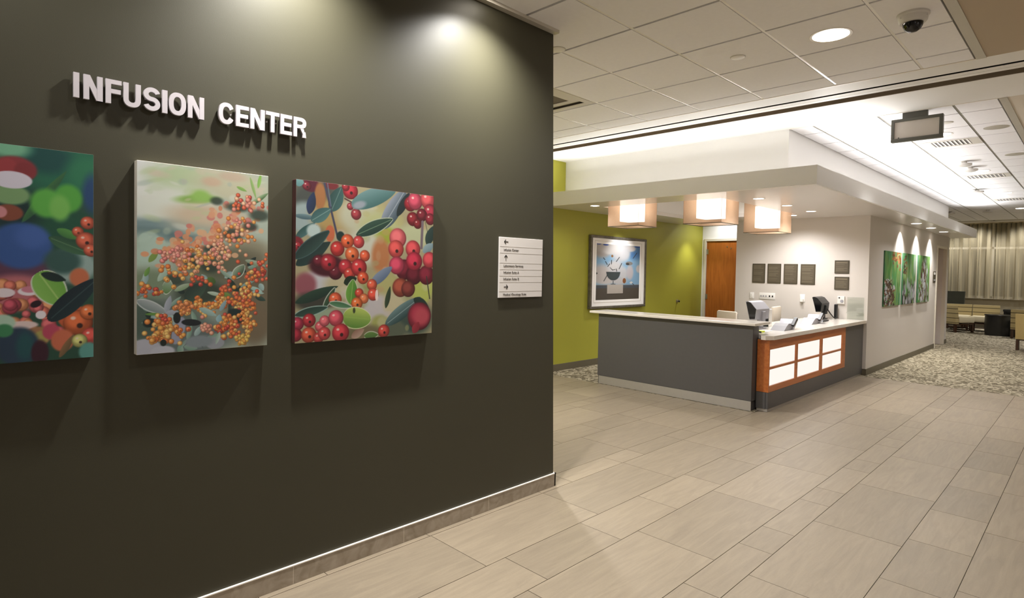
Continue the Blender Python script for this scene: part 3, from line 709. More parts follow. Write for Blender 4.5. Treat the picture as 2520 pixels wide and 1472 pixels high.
    Lf(1150, 1010, 1290, 900, 90, (40, 58, 50), (60, 84, 66)); Lf(860, 975, 990, 935, 26, (150, 160, 170), (120, 130, 140)); Lf(1420, 870, 1490, 980, 40, (30, 50, 40), (40, 66, 50)); Lf(1560, 930, 1640, 960, 30, (170, 200, 190), (140, 180, 170)); Lf(1500, 930, 1600, 880, 26, (140, 170, 160), (110, 150, 140)); Lf(1570, 960, 1650, 970, 24, (170, 200, 190), (140, 180, 170)); Lf(1380, 970, 1440, 985, 34, (120, 150, 70), (90, 130, 60)); Lf(1330, 870, 1300, 910, 60, (60, 90, 40), (90, 120, 50))
    cluster(1250, 880, 36, 22, 12, RD); cluster(930, 950, 50, 26, 18, OR + RD); cluster(1640, 830, 30, 50, 26, RD); cluster(1550, 870, 40, 30, 20, OR + RD); cluster(1050, 850, 40, 24, 14, OR); cluster(1400, 920, 24, 20, 10, RD)
    Lf(850, 1010, 1040, 1090, 56, (166, 176, 176), (120, 136, 136), edge=(196, 204, 204)); Lf(1030, 1090, 1060, 980, 40, (170, 178, 190), (140, 150, 160)); Lf(1030, 1090, 1110, 1080, 34, (170, 178, 190), (150, 156, 170)); Lf(900, 1095, 1010, 1095, 18, (100, 150, 60), (90, 140, 60))
    E(1110, 1200, 36, 90, (150, 154, 174), soft=0.15, rot=.25); E(900, 1310, 90, 60, (178, 180, 192), soft=0.2); E(1010, 1330, 70, 36, (186, 188, 200), soft=0.3); E(1340, 1280, 60, 40, (150, 156, 164), soft=0.2); E(1240, 1270, 90, 40, (130, 142, 148), soft=0.5)
    cluster(1240, 1050, 70, 24, 56, OR); cluster(1370, 1010, 26, 24, 22, OR); cluster(1150, 1060, 24, 24, 14, [(226, 130, 70)]); cluster(1520, 1040, 36, 50, 60, OR + RD); cluster(1550, 970, 26, 30, 26, RD + OR)
    Lf(1240, 1060, 1350, 1110, 40, (170, 196, 190), (130, 166, 160)); Lf(1370, 1080, 1410, 1010, 30, (150, 180, 186), (120, 150, 160)); E(1480, 1110, 70, 44, (28, 48, 46), soft=0.3, rot=.5)
    E(1030, 1150, 40, 16, (30, 40, 36), rot=.4); E(1190, 1150, 60, 22, (26, 32, 36), rot=.1); E(1100, 1120, 22, 36, (24, 30, 30)); E(930, 1150, 40, 30, (28, 44, 38), soft=0.3)
    cluster(1020, 1200, 46, 36, 66, OR, r=(13, 19)); cluster(1030, 1120, 20, 12, 10, RD); cluster(950, 1250, 16, 16, 10, OR); cluster(1420, 1180, 44, 34, 66, OR + RD, r=(12, 18)); cluster(1540, 1150, 36, 40, 34, OR); cluster(1290, 1180, 20, 30, 14, [(220, 150, 120), (206, 130, 110)], star=False); cluster(1520, 1260, 26, 20, 20, [(232, 180, 80), (226, 150, 60)]); B(1172, 1192, 17, (214, 100, 50))
    Lf(1370, 1210, 1345, 1290, 26, (180, 200, 190), (140, 170, 150)); Lf(1360, 1150, 1370, 1100, 40, (150, 190, 196), (120, 160, 170)); E(1015, 1275, 18, 22, (24, 36, 30))
    return P
def art_right():
    W, H = 330, 320
    P = Paint(W, H, (170, 160, 120))
    f = homog([(150, 68), (1133, 180), (1133, 1180), (165, 1250)], [(0, 0), (1, 0), (1, 1), (0, 1)])
    def m(x, y): u, v = f(x, y); return u * (W - 1), v * (H - 1)
    def sc(x): return 0.30 + 0.04 * (x - 640) / 500
    def E(x, y, rx, ry, c, **k): X, Y = m(x, y); P.ell(X, Y, rx * sc(x) * 1.06, ry * sc(x), c, **k)
    def B(x, y, r, c, **k): X, Y = m(x, y); P.berry(X, Y, r * sc(x), c, **k)
    def Lf(x0, y0, x1, y1, w, *c, **k): a = m(x0, y0); b = m(x1, y1); P.leaf(*a, *b, w * sc(x0), *c, **k)
    R = np.random.RandomState(9)
    E(300, 250, 220, 200, (70, 76, 70), soft=0.8); E(220, 350, 120, 120, (150, 170, 168), soft=0.5); E(420, 330, 160, 130, (176, 146, 84), soft=0.7); E(600, 330, 160, 130, (190, 190, 160), soft=0.8); E(760, 420, 160, 120, (186, 190, 130), soft=0.7); E(780, 470, 90, 60, (160, 176, 50), soft=0.6)
    E(1000, 480, 130, 90, (190, 196, 150), soft=0.8); E(640, 560, 140, 120, (200, 200, 180), soft=0.7); E(760, 620, 70, 120, (190, 120, 70), soft=0.6); E(330, 800, 120, 80, (196, 196, 200), soft=0.5); E(230, 830, 80, 90, (150, 80, 90), soft=0.6); E(500, 830, 140, 90, (190, 180, 140), soft=0.7)
    E(800, 860, 140, 120, (180, 176, 110), soft=0.7); E(640, 900, 90, 70, (150, 160, 90), soft=0.7); E(740, 1010, 120, 110, (196, 190, 190), soft=0.6); E(760, 1110, 70, 60, (166, 170, 90), soft=0.7); E(1060, 850, 90, 110, (184, 196, 90), soft=0.5); E(870, 970, 90, 100, (200, 190, 150), soft=0.6); E(1010, 1080, 140, 110, (60, 80, 70), soft=0.7); E(300, 950, 150, 70, (60, 60, 50), soft=0.7); E(400, 1060, 160, 60, (150, 170, 140), soft=0.7); E(640, 1180, 160, 60, (120, 110, 76), soft=0.7); E(870, 1160, 90, 60, (90, 100, 80), soft=0.6)
    for _ in range(60): E(R.uniform(420, 1100), R.uniform(200, 1150), R.uniform(14, 44), R.uniform(14, 40), [(206, 200, 170), (186, 180, 110), (196, 150, 110), (160, 170, 120), (200, 190, 190)][R.randint(5)], soft=0.7, al=0.45)
    # upper left dark fruit, leaves and stems
    E(255, 110, 60, 50, (90, 26, 44), soft=0.3); B(225, 115, 34, (120, 26, 40)); E(320, 190, 40, 100, (170, 110, 60), soft=0.4); E(400, 110, 50, 30, (120, 36, 40), soft=0.4)
    Lf(245, 320, 275, 160, 70, (36, 56, 96), (30, 44, 70)); Lf(400, 300, 470, 120, 110, (40, 74, 70), (60, 104, 100), vein=(120, 150, 140)); P.line(*m(350, 95), *m(450, 490), 4.5, (66, 66, 88)); P.line(*m(370, 95), *m(398, 260), 2, (96, 110, 130))
    Lf(140, 80, 205, 95, 70, (120, 170, 166), (90, 140, 140)); Lf(140, 330, 300, 350, 40, (110, 140, 146), (60, 90, 100)); Lf(260, 370, 400, 280, 96, (50, 90, 90), (80, 124, 120), vein=(150, 180, 170)); Lf(150, 500, 290, 380, 60, (40, 80, 76), (70, 110, 110)); P.line(*m(300, 400), *m(250, 520), 1.6, (60, 70, 70)); E(280, 440, 50, 50, (180, 200, 196), soft=0.5)
    E(395, 460, 34, 60, (200, 100, 60), soft=0.3); E(470, 480, 30, 36, (20, 50, 46), soft=0.3); E(160, 540, 54, 60, (130, 26, 36), soft=0.3); B(170, 550, 34, (150, 30, 40))
    B(535, 150, 58, (180, 34, 48)); B(500, 120, 30, (150, 30, 40), star=False); P.line(*m(495, 205), *m(560, 240), 2.6, (70, 30, 40)); B(535, 262, 26, (150, 40, 50), star=False); B(578, 318, 40, (150, 44, 52), star=False)
    Lf(545, 255, 860, 130, 130, (110, 150, 150), (60, 106, 104), blunt=1.5); E(600, 250, 50, 26, (150, 160, 170), soft=0.8, rot=-.3); Lf(765, 420, 930, 130, 120, (150, 160, 176), (60, 80, 90), blunt=1.3, vein=(180, 190, 196)); Lf(870, 330, 960, 150, 60, (36, 50, 52), (24, 40, 44)); Lf(580, 470, 840, 350, 90, (50, 84, 66), (30, 60, 50), vein=(150, 180, 140), edge=(190, 200, 170))
    # red clusters, upper right
    for (x, y, r, c) in ((965, 240, 50, (150, 24, 36)), (985, 350, 48, (130, 20, 30)), (1000, 220, 60, (196, 60, 84)), (1090, 210, 60, (206, 70, 76)), (1110, 300, 56, (160, 34, 54)), (1050, 320, 44, (110, 20, 32)), (1020, 385, 34, (120, 20, 28)), (1110, 350, 40, (130, 26, 40))): B(x, y, r, c, star=False)
    P.line(*m(1055, 370), *m(1050, 560), 7, (120, 104, 112)); P.line(*m(1075, 370), *m(1110, 520), 1.6, (90, 100, 70)); Lf(1090, 540, 1133, 400, 70, (50, 74, 66), (30, 54, 50)); Lf(1060, 590, 1140, 530, 60, (150, 176, 180), (110, 140, 150))
    for (x, y, r, c) in ((930, 720, 70, (110, 16, 34)), (1000, 760, 66, (96, 14, 30)), (1090, 760, 66, (120, 20, 40)), (880, 490, 68, (224, 92, 96)), (868, 570, 62, (216, 70, 66)), (990, 570, 60, (214, 66, 70)), (1000, 660, 66, (190, 34, 60)), (876, 690, 62, (200, 56, 84)), (1110, 650, 56, (206, 60, 70))): B(x, y, r, c, star=(y in (570, 660) and x < 1050), hi=False)
    B(905, 850, 66, (156, 66, 44), star=False, hi=False); B(960, 860, 56, (120, 44, 36), star=False, hi=False)
    Lf(690, 830, 840, 700, 74, (130, 146, 170), (90, 110, 140), blunt=1.3)
    # centre cluster
    Lf(160, 690, 400, 520, 110, (20, 44, 40), (36, 66, 60)); Lf(150, 640, 390, 440, 90, (24, 48, 44), (44, 74, 66), edge=(60, 90, 90)); E(380, 690, 130, 80, (70, 14, 26), soft=0.4)
    for (x, y, r, c, s) in ((320, 660, 46, (96, 14, 30), False), (440, 740, 54, (90, 16, 30), False), (450, 570, 54, (186, 40, 36), False), (390, 670, 62, (160, 26, 40), True), (600, 520, 44, (196, 56, 56), False), (520, 515, 50, (220, 84, 40), True), (555, 610, 54, (222, 96, 46), True), (645, 620, 40, (214, 80, 44), False), (510, 700, 54, (176, 34, 44), False), (540, 750, 46, (186, 50, 40), False), (605, 705, 62, (190, 40, 44), True), (635, 780, 44, (214, 76, 40), True)): B(x, y, r, c, star=s)
    Lf(500, 820, 590, 780, 70, (20, 40, 24), (30, 50, 30)); Lf(550, 970, 565, 790, 90, (110, 170, 60), (70, 130, 40), vein=(170, 200, 110), edge=(200, 206, 170)); B(700, 830, 40, (210, 80, 50), star=False); B(710, 900, 44, (214, 66, 46), star=False); E(735, 905, 12, 40, (240, 220, 210)); B(610, 890, 34, (196, 60, 40), star=False); B(645, 930, 36, (222, 110, 60), star=False); B(595, 965, 44, (222, 100, 40))
    Lf(160, 960, 460, 840, 80, (40, 70, 50), (24, 50, 40)); Lf(360, 1000, 440, 850, 40, (60, 90, 60), (40, 70, 50), edge=(190, 196, 180)); B(442, 935, 50, (216, 84, 44)); Lf(400, 960, 560, 990, 40, (60, 110, 70), (90, 140, 100), edge=(200, 206, 190)); Lf(160, 1050, 390, 990, 60, (30, 60, 50), (50, 84, 70), edge=(150, 180, 170))
    Lf(800, 1120, 1050, 920, 100, (110, 140, 140), (40, 70, 70), vein=(170, 190, 190), blunt=1.2); Lf(800, 1000, 830, 840, 40, (60, 80, 50), (40, 60, 40)); Lf(1000, 930, 1110, 1000, 70, (36, 60, 50), (24, 44, 40)); P.line(*m(1090, 770), *m(1115, 930), 3, (60, 60, 50))
    B(1045, 1060, 96, (150, 34, 54), hi=False); E(1060, 1060, 60, 60, (196, 70, 84), soft=0.8); Lf(1000, 1180, 1040, 1100, 60, (170, 46, 60), (140, 36, 50))
    Lf(500, 1060, 695, 1080, 150, (190, 210, 96), (90, 140, 50), edge=(220, 226, 170), blunt=1.6, vein=(150, 190, 80)); P.ell(*m(576, 1015), 3, 6, (60, 70, 40))
    for (x, y, r, c, s) in ((180, 1110, 50, (170, 40, 66), False), (170, 1190, 50, (160, 30, 50), False), (262, 1085, 50, (176, 36, 46), True), (340, 1130, 40, (206, 80, 90), False), (370, 1090, 40, (214, 90, 100), False), (450, 1070, 58, (206, 70, 86), False), (262, 1190, 58, (206, 76, 50), True), (330, 1210, 40, (190, 60, 56), False), (370, 1180, 48, (206, 66, 66), True), (485, 1175, 66, (200, 46, 56), True), (790, 1165, 46, (196, 60, 50), True)): B(x, y, r, c, star=s)
    Lf(560, 1210, 650, 1150, 60, (150, 110, 90), (190, 160, 140)); Lf(650, 1200, 750, 1190, 50, (100, 140, 60), (70, 110, 50), edge=(200, 206, 180))
    return P

def canvas(label, x0, x1, z0, z1, art, side, th=0.04):
    yb = YD - 0.0002; yf = yb - th
    t = thing('canvas_painting', label, 'painting', ((x0 + x1) / 2, yb, z0), 0, 'berry canvases on the dark wall')
    b = MB(); b.box(x0, x1, yf + 0.0006, yb, z0, z1, bev=0.002); part('stretched_canvas', b, side, t)
    painted_grid('painted_face', art, (x0 + .001, yf, z1 - .001), (x1 - x0 - .002, 0, 0), (0, 0, -(z1 - z0 - .002)), M['painting'], t)
    return t
canvas('square canvas of blurred blue and green foliage with red berries, at the left edge', -0.345, 0.452, 1.186, 1.951, art_left(), M['canvas_side_dark'])
canvas('tall pale canvas of orange berry clusters and grey leaves, between the two other berry canvases', 0.592, 1.110, 1.180, 1.952, art_middle(), M['canvas_side_pale'])
canvas('square canvas of large glossy red berries and dark leaves, beside the directory sign', 1.240, 2.049, 1.176, 1.956, art_right(), M['canvas_side_red'])

# ---------------------------------------------------------------- raised letters INFUSION CENTER
def ring(rx, ry, cx, cy, s, a0, a1, n=36, p=2.35):
    """quads of a stroke following a superellipse from angle a0 to a1"""
    out = []
    def P(a, k):
        c, q = math.cos(a), math.sin(a); r = lambda v: math.copysign(abs(v) ** (2 / p), v)
        return (cx + (rx - k) * r(c), cy + (ry - k) * r(q))
    for i in range(n):
        a, b = a0 + (a1 - a0) * i / n, a0 + (a1 - a0) * (i + 1) / n
        out.append([P(a, 0), P(b, 0), P(b, s), P(a, s)])
    return out
def stroke(path, s):
    """closed outline of a mitred stroke along a path"""
    V = [Vector(p) for p in path]; L = []; Rr = []
    for i, p in enumerate(V):
        d = (V[min(i + 1, len(V) - 1)] - V[max(i - 1, 0)]).normalized(); n = Vector((-d.y, d.x))
        L.append(tuple(p + n * s / 2)); Rr.append(tuple(p - n * s / 2))
    return [[L[i], L[i + 1], Rr[i + 1], Rr[i]] for i in range(len(V) - 1)]
def rect(a, b, c, d): return [(a, c), (b, c), (b, d), (a, d)]
def glyph(ch, w, h):
    s = 0.0175; q = 0.0168
    if ch == 'I': return [rect(0, w, 0, h)]
    if ch == 'N': return [rect(0, s, 0, h), rect(w - s, w, 0, h), [(0, h), (s * 1.15, h), (w, 0), (w - s * 1.15, 0)]]
    if ch == 'F': return [rect(0, s, 0, h), rect(s, w, h - q, h), rect(s, w * .95, h * .43, h * .43 + q)]
    if ch == 'E': return [rect(0, s, 0, h), rect(s, w, h - q, h), rect(s, w * .95, h * .42, h * .42 + q), rect(s, w, 0, q)]
    if ch == 'T': return [rect(w / 2 - s / 2, w / 2 + s / 2, 0, h - q), rect(0, w, h - q, h)]
    if ch == 'U':
        r = h * .34; return [rect(0, s, r, h), rect(w - s, w, r, h)] + ring(w / 2, r, w / 2, r, s, PI, 2 * PI)
    if ch == 'O': return ring(w / 2, h / 2, w / 2, h / 2, s, 0, 2 * PI, 56)
    if ch == 'C': return ring(w / 2, h / 2, w / 2, h / 2, s, math.radians(28), math.radians(332), 50)
    if ch == 'S':
        rx = (w - s) / 2; ry = (h - s) / 4; P = []
        for i in range(25): a = math.radians(15 + 255 * i / 24); P.append((w / 2 + rx * math.cos(a), h - s / 2 - ry + ry * math.sin(a)))
        for i in range(1, 25): a = math.radians(90 - 255 * i / 24); P.append((w / 2 + rx * math.cos(a), s / 2 + ry + ry * math.sin(a)))
        return stroke(P, s)
    if ch == 'R':
        yb = h * .45; ry = (h - yb) / 2
        out = [rect(0, s, 0, h), rect(s, w * .55, h - q, h), rect(s, w * .6, yb, yb + q)]
        out += ring(w * .45, ry, w * .55 - .0005, yb + ry, s, -PI / 2, PI / 2, 24)
        out += [[(w * .48, yb + .004), (w * .48 + s * 1.05, yb + .004), (w * .9, h * .2), (w * .78, h * .12)], [(w * .72, h * .26), (w * .94, h * .3), (w, 0), (w - s * 1.05, 0)]]
        return out
LET = [('I', .393, .411), ('N', .424, .484), ('F', .493, .545), ('U', .551, .610), ('S', .619, .678), ('I', .685, .704), ('O', .709, .773), ('N', .780, .843),
       ('C', .901, .965), ('E', .973, 1.028), ('N', 1.035, 1.099), ('T', 1.104, 1.166), ('E', 1.171, 1.226), ('R', 1.234, 1.297)]
sg = thing('wall_lettering', 'raised silver capitals reading INFUSION CENTER high on the dark wall', 'sign', (0.845, YD, 2.156))
for ch, a, b in LET:
    m = MB(); h = 0.092
    polys = glyph(ch, b - a, h)
    for i, poly in enumerate(polys):
        off = 0.0004 * i if ch == 'N' else (0.0004 * (i - len(polys) + 3) if ch == 'R' and i >= len(polys) - 2 else (0.0012 if ch == 'R' and i == 2 else 0.0))
        m.prism([(a + p[0], 2.1585 + p[1]) for p in poly], YD - 0.022 + off, YD - 0.008, 'y')
    for px in (a + 0.010, b - 0.010):
        m.tube([(px, YD - 0.008, 2.1585 + h * 0.5), (px, YD - 0.0005, 2.1585 + h * 0.5)], 0.003, 8)
    part('letter', m, M['letter'], sg)

# ---------------------------------------------------------------- directory sign
def text_mesh(s, size, mat4, thick=0.0006):
    cu = bpy.data.curves.new('t', 'FONT'); cu.body = s; cu.size = size; cu.extrude = thick
    ob = bpy.data.objects.new('t', cu); COL.objects.link(ob)
    dg = bpy.context.evaluated_depsgraph_get(); me = bpy.data.meshes.new_from_object(ob.evaluated_get(dg))
    bpy.data.objects.remove(ob); bpy.data.curves.remove(cu)
    mb = MB(); mb.add([mat4 @ v.co for v in me.vertices], [tuple(p.vertices) for p in me.polygons]); bpy.data.meshes.remove(me)
    return mb
RX = Matrix.Rotation(PI / 2, 4, 'X')
ds = thing('directory_sign', 'light grey directory sign with arrows and room names, beside the dark wall end', 'sign', (2.805, YD, 1.364))
m = MB(); m.box(2.600, 3.010, YD - 0.012, YD - 0.001, 1.364, 1.755, bev=0.0015); part('sign_panel', m, M['sign_face'], ds)
for z in (1.695, 1.653, 1.589, 1.547, 1.505, 1.464, 1.405):
    m = MB(); m.box(2.604, 3.006, YD - 0.0126, YD - 0.0115, z - 0.0012, z + 0.0012); part('row_edge', m, M['sign_groove'], ds)
def arrow(cx, cz, rot):
    m = MB(); T = Matrix.Translation((cx, YD - 0.0127, cz)) @ Matrix.Rotation(rot, 4, 'Y')
    w = 0.0042
    for (x0, z0, x1, z1) in ((-.017, 0, .018, 0), (-.017, 0, -.003, .014), (-.017, 0, -.003, -.014)):
        dx, dz = x1 - x0, z1 - z0; L = math.hypot(dx, dz); nx, nz = -dz / L * w / 2, dx / L * w / 2
        m.prism([(x0 + nx, z0 + nz), (x1 + nx, z1 + nz), (x1 - nx, z1 - nz), (x0 - nx, z0 - nz)], -0.0006, 0.0006, 'y', mat=T)
    part('arrow', m, M['black'], ds)
arrow(2.658, 1.726, 0); arrow(2.658, 1.622, PI / 2); arrow(2.662, 1.434, PI)
for s, z, wx in (('Infusion Center', 1.6675, .136), ('Laboratory Services', 1.564, .181), ('Infusion Suite A', 1.5215, .142), ('Infusion Suite B', 1.479, .142), ('Medical Oncology Suite', 1.3775, .214)):
    t = text_mesh(s, 0.021, Matrix.Identity(4)); X = [v[0] for v in t.v]; k = wx / (max(X) - min(X))
    T = Matrix.Translation((2.637, YD - 0.0127, z)) @ RX @ Matrix.Diagonal((k, 1, 1, 1))
    t.v = [tuple(T @ Vector(v)) for v in t.v]; part('lettering', t, M['sign_text'], ds)

# ---------------------------------------------------------------- reception desk
DX = 6.553
d = thing('reception_desk', 'tall charcoal side of the reception desk with an aluminium kick plate', 'desk', (DX, 3.8, 0))
m = MB(); m.box(DX + 0.012, DX + 0.16, 2.75, 4.86, 0.004, 0.928); part('desk_core', m, M['charcoal'], d)
m = MB(); m.box(DX, DX + 0.011, 2.735, 4.866, 0.115, 0.965, bev=0.002); part('desk_panel', m, M['charcoal'], d)
m = MB(); m.box(DX + 0.012, DX + 0.16, 2.735, 2.749, 0.115, 0.965); part('end_panel', m, M['charcoal'], d)
m = MB(); m.box(DX + 0.003, DX + 0.011, 2.738, 4.845, 0.004, 0.112, bev=0.001); part('kick_plate', m, M['kick'], d)
ct = MB(); ct.box(6.505, 6.92, 2.69, 4.99, 0.967, 0.998, bev=0.006)
ct = tag(ct.build('countertop', M['quartz'], origin=(6.7, 3.8, 0.967)), 'long white quartz top of the tall charcoal desk side', 'countertop')
d = thing('reception_desk', 'low front of the reception desk with a wood frame and six lit panels', 'desk', (8.4, 2.6, 0))
YF = 2.593
m = MB(); m.box(6.70, 10.32, YF + 0.03, 2.72, 0.034, 0.80); m.box(9.43, 10.32, YF, YF + 0.029, 0.034, 0.81); m.box(6.665, 9.429, YF, YF + 0.029, 0.034, 0.219, bev=0.001); m.box(6.66, 6.699, YF + 0.0295, 2.725, 0.034, 0.219)
part('desk_base', m, M['charcoal'], d)
m = MB(); m.box(6.69, 10.31, YF + 0.008, YF + 0.1, 0.003, 0.033); m.box(6.67, 6.689, YF + 0.008, 2.72, 0.003, 0.033); part('toe_strip', m, M['kick'], d)
m = MB()
cells = [(6.683, 7.483), (7.543, 8.366), (8.446, 9.288)]; rows = [(0.291, 0.478), (0.505, 0.702)]
xx = [6.662] + [v for c in cells for v in c] + [9.428]
zz = [0.222, 0.291, 0.478, 0.505, 0.702, 0.81]
for i in range(0, len(xx) - 1, 2): m.box(xx[i], xx[i + 1], YF - 0.002, YF + 0.028, 0.222, 0.81)
for a, b in cells:
    for i in (0, 2, 4): m.box(a, b, YF - 0.002, YF + 0.028, zz[i], zz[i + 1])
m.box(6.6625, 6.699, YF + 0.0285, 2.725, 0.222, 0.81)
part('wood_frame', m, M['cherry'], d)
for a, b in cells:
    for z0, z1 in rows:
        m = MB(); m.box(a + 0.001, b - 0.001, YF + 0.014, YF + 0.027, z0 + 0.001, z1 - 0.001); part('light_panel', m, M['panel_light'], d)
m = MB(); m.prism([(6.70, 2.556), (10.33, 2.556), (10.33, 3.35), (6.73, 3.35), (6.73, 2.725), (6.618, 2.67), (6.618, 2.62)], 0.8125, 0.858, 'z')
ct = tag(m.build('countertop', M['quartz'], origin=(8.4, 2.9, 0.8125)), 'lower white quartz counter with a clipped corner holding the phones and monitors', 'countertop')
m = MB(); m.box(10.29, 10.32, 2.721, 3.32, 0.004, 0.8105); part('support_panel', m, M['charcoal'], d)
m = MB(); m.box(6.76, 6.79, 2.721, 3.32, 0.004, 0.8105); part('support_panel', m, M['charcoal'], d)

# monitors: deep housings seen from behind, tilted back on a column
def monitor(label, x, y, z, rot, w, body, side, column, cable=True):
    t = thing('computer_monitor', label, 'monitor', (x, y, z), rot, 'monitors on the low counter')
    m = MB(); prof = [(0.0, 0.115), (-0.055, 0.345), (-0.03, 0.35), (0.012, 0.335), (0.085, 0.25), (0.072, 0.12)]
    prof = [(-a, b) for a, b in prof]
    m.prism(prof, -w / 2, w / 2, 'x'); part('housing', m, body, t, world=False)
    for s in (-1, 1):
        c = MB(); k = 0.9; cx = sum(p[0] for p in prof) / 6; cz = sum(p[1] for p in prof) / 6
        c.prism([(cx + (p[0] - cx) * k, cz + (p[1] - cz) * k) for p in prof], s * w / 2, s * (w / 2 + 0.003), 'x'); part('side_panel', c, side, t, world=False)
    m = MB(); m.prism([(0.004, 0.13), (0.0585, 0.335), (0.0615, 0.335), (0.007, 0.13)], -w / 2 + 0.02, w / 2 - 0.02, 'x'); part('screen', m, M['blackgloss'], t, world=False)
    m = MB(); m.box(-0.045, 0.045, -0.075, -0.035, 0.012, 0.17, bev=0.008); m.box(-0.035, 0.035, -0.105, -0.07, 0.08, 0.22, bev=0.006); part('stand', m, column, t, world=False)
    m = MB(); m.box(-0.12, 0.12, -0.09, 0.06, 0.0, 0.014, bev=0.006); part('base', m, column, t, world=False)
    if cable:
        m = MB(); P = [(0.03, -0.1, 0.16), (0.05, -0.14, 0.09), (0.08, -0.18, 0.03), (0.12, -0.2, 0.01), (0.16, -0.19, 0.015)]
        Q = []
        for i in range(len(P) - 1):
            for k in range(5): a = k / 5; Q.append(tuple(P[i][j] * (1 - a) + P[i + 1][j] * a for j in range(3)))
        m.tube(Q + [P[-1]], 0.008, 8); part('cable', m, M['black'], t, True, world=False)
    return t
monitor('silver monitor seen from behind at the corner of the low counter', 7.44, 3.07, 0.8585, 0.0, 0.40, M['silver'], M['blackgloss'], M['silver'], False)
monitor('black monitor seen from behind below the two small plaques', 10.0, 3.13, 0.8585, 0.05, 0.42, M['black'], M['blackgloss'], M['black'], True)
t = thing('computer_tower', 'slim white computer tower with a black side, between silver monitor and chair', 'computer', (7.83, 3.12, 0.8585))
m = MB(); m.box(7.80, 7.90, 3.05, 3.2, 0.8585, 1.092, bev=0.006); part('case', m, M['whiteplastic'], t)
m = MB(); m.box(7.79, 7.799, 3.056, 3.2, 0.862, 1.08); part('side_cover', m, M['black'], t)
m = MB(); m.box(10.235, 10.315, 2.955, 2.995, 0.8585, 1.09, bev=0.012)
s_ = tag(m.build('desk_speaker', M['black'], origin=(10.24, 3.0, 0.8585)), 'slim upright black device standing to the right of the black monitor', 'speaker')
def phone(label, x, y, rot, body):
    t = thing('desk_phone', label, 'telephone', (x, y, 0.8585), rot, 'desk phones on the low counter')
    m = MB(); m.prism([(-0.30, 0.0), (-0.20, 0.055), (-0.12, 0.082), (-0.02, 0.075), (0.06, 0.0)], -0.08, 0.08, 'y'); part('body', m, body, t, world=False)
    m = MB(); m.prism([(0.0, 0.002), (0.055, 0.002), (0.215, 0.118), (0.10, 0.122)], -0.09, 0.09, 'y'); bs = part('back_stand', m, M['silver'], t, world=False)
    m = MB()
    for k in range(4): m.prism([(0.045 + k * .028, 0.02 + k * .02), (0.06 + k * .028, 0.02 + k * .02), (0.115 + k * .028, 0.07 + k * .011), (0.1 + k * .028, 0.07 + k * .011)], -0.0912, -0.0902, 'y')
    part('vent_rib', m, M['whiteplastic'], bs, world=False)
    m = MB(); m.prism([(-0.045, 0.062), (-0.012, 0.04), (0.125, 0.125), (0.092, 0.150)], -0.112, -0.075, 'y'); part('handset', m, M['black'], t, world=False)
    m = MB(); m.box(0.15, 0.25, -0.03, 0.05, 0.0, 0.03, bev=0.01); m.box(0.2, 0.27, -0.02, 0.06, 0.025, 0.07, bev=0.02); part('foot', m, M['greyplastic'], t, True, world=False)
    return t
phone('grey desk phone on the counter beside the silver monitor', 7.68, 2.80, 0.05, M['greyplastic'])
phone('pale desk phone on the counter beside the black monitor', 8.98, 2.90, 0.02, M['greyplastic'])
m = MB(); m.prism([(9.28, 0.8585), (9.31, 0.885), (9.36, 0.8875), (9.55, 0.884), (9.57, 0.875), (9.55, 0.866), (9.36, 0.8585)], 2.86, 2.90, 'y')
tag(m.build('stapler', M['black'], origin=(9.4, 2.88, 0.8585)), 'black stapler on the counter beside the pale desk phone', 'stapler')
t = thing('note_pad', 'small lime sticky note pad at the clipped counter corner', 'note pad', (7.02, 2.84, 0.8585))
m = MB(); m.box(6.95, 7.05, 2.80, 2.87, 0.8585, 0.876, bev=0.002); part('note_sheets', m, M['yellow_note'], t)
m = MB(); m.box(6.93, 6.949, 2.80, 2.87, 0.8585, 0.874); part('dispenser', m, M['black'], t)
m = MB(); m.box(7.12, 7.30, 2.80, 2.93, 0.8585, 0.861)
tag(m.build('paper_sheet', M['paper'], origin=(7.2, 2.86, 0.8585)), 'white sheet lying at the foot of the silver monitor', 'paper')
t = thing('acrylic_screen', 'clear acrylic screen standing on the counter against the plaque wall', 'screen', (10.31, 2.71, 0.8585))
m = MB(); m.box(10.315, 10.32, 2.595, 2.83, 0.97, 1.21); part('acrylic_sheet', m, M['acrylic'], t)
m = MB(); m.box(10.28, 10.337, 2.595, 2.83, 0.955, 0.97, bev=0.003); part('ledge', m, M['acrylic'], t)
m = MB(); m.box(10.33, 10.337, 2.595, 2.83, 0.8585, 0.955); part('upright', m, M['acrylic'], t)

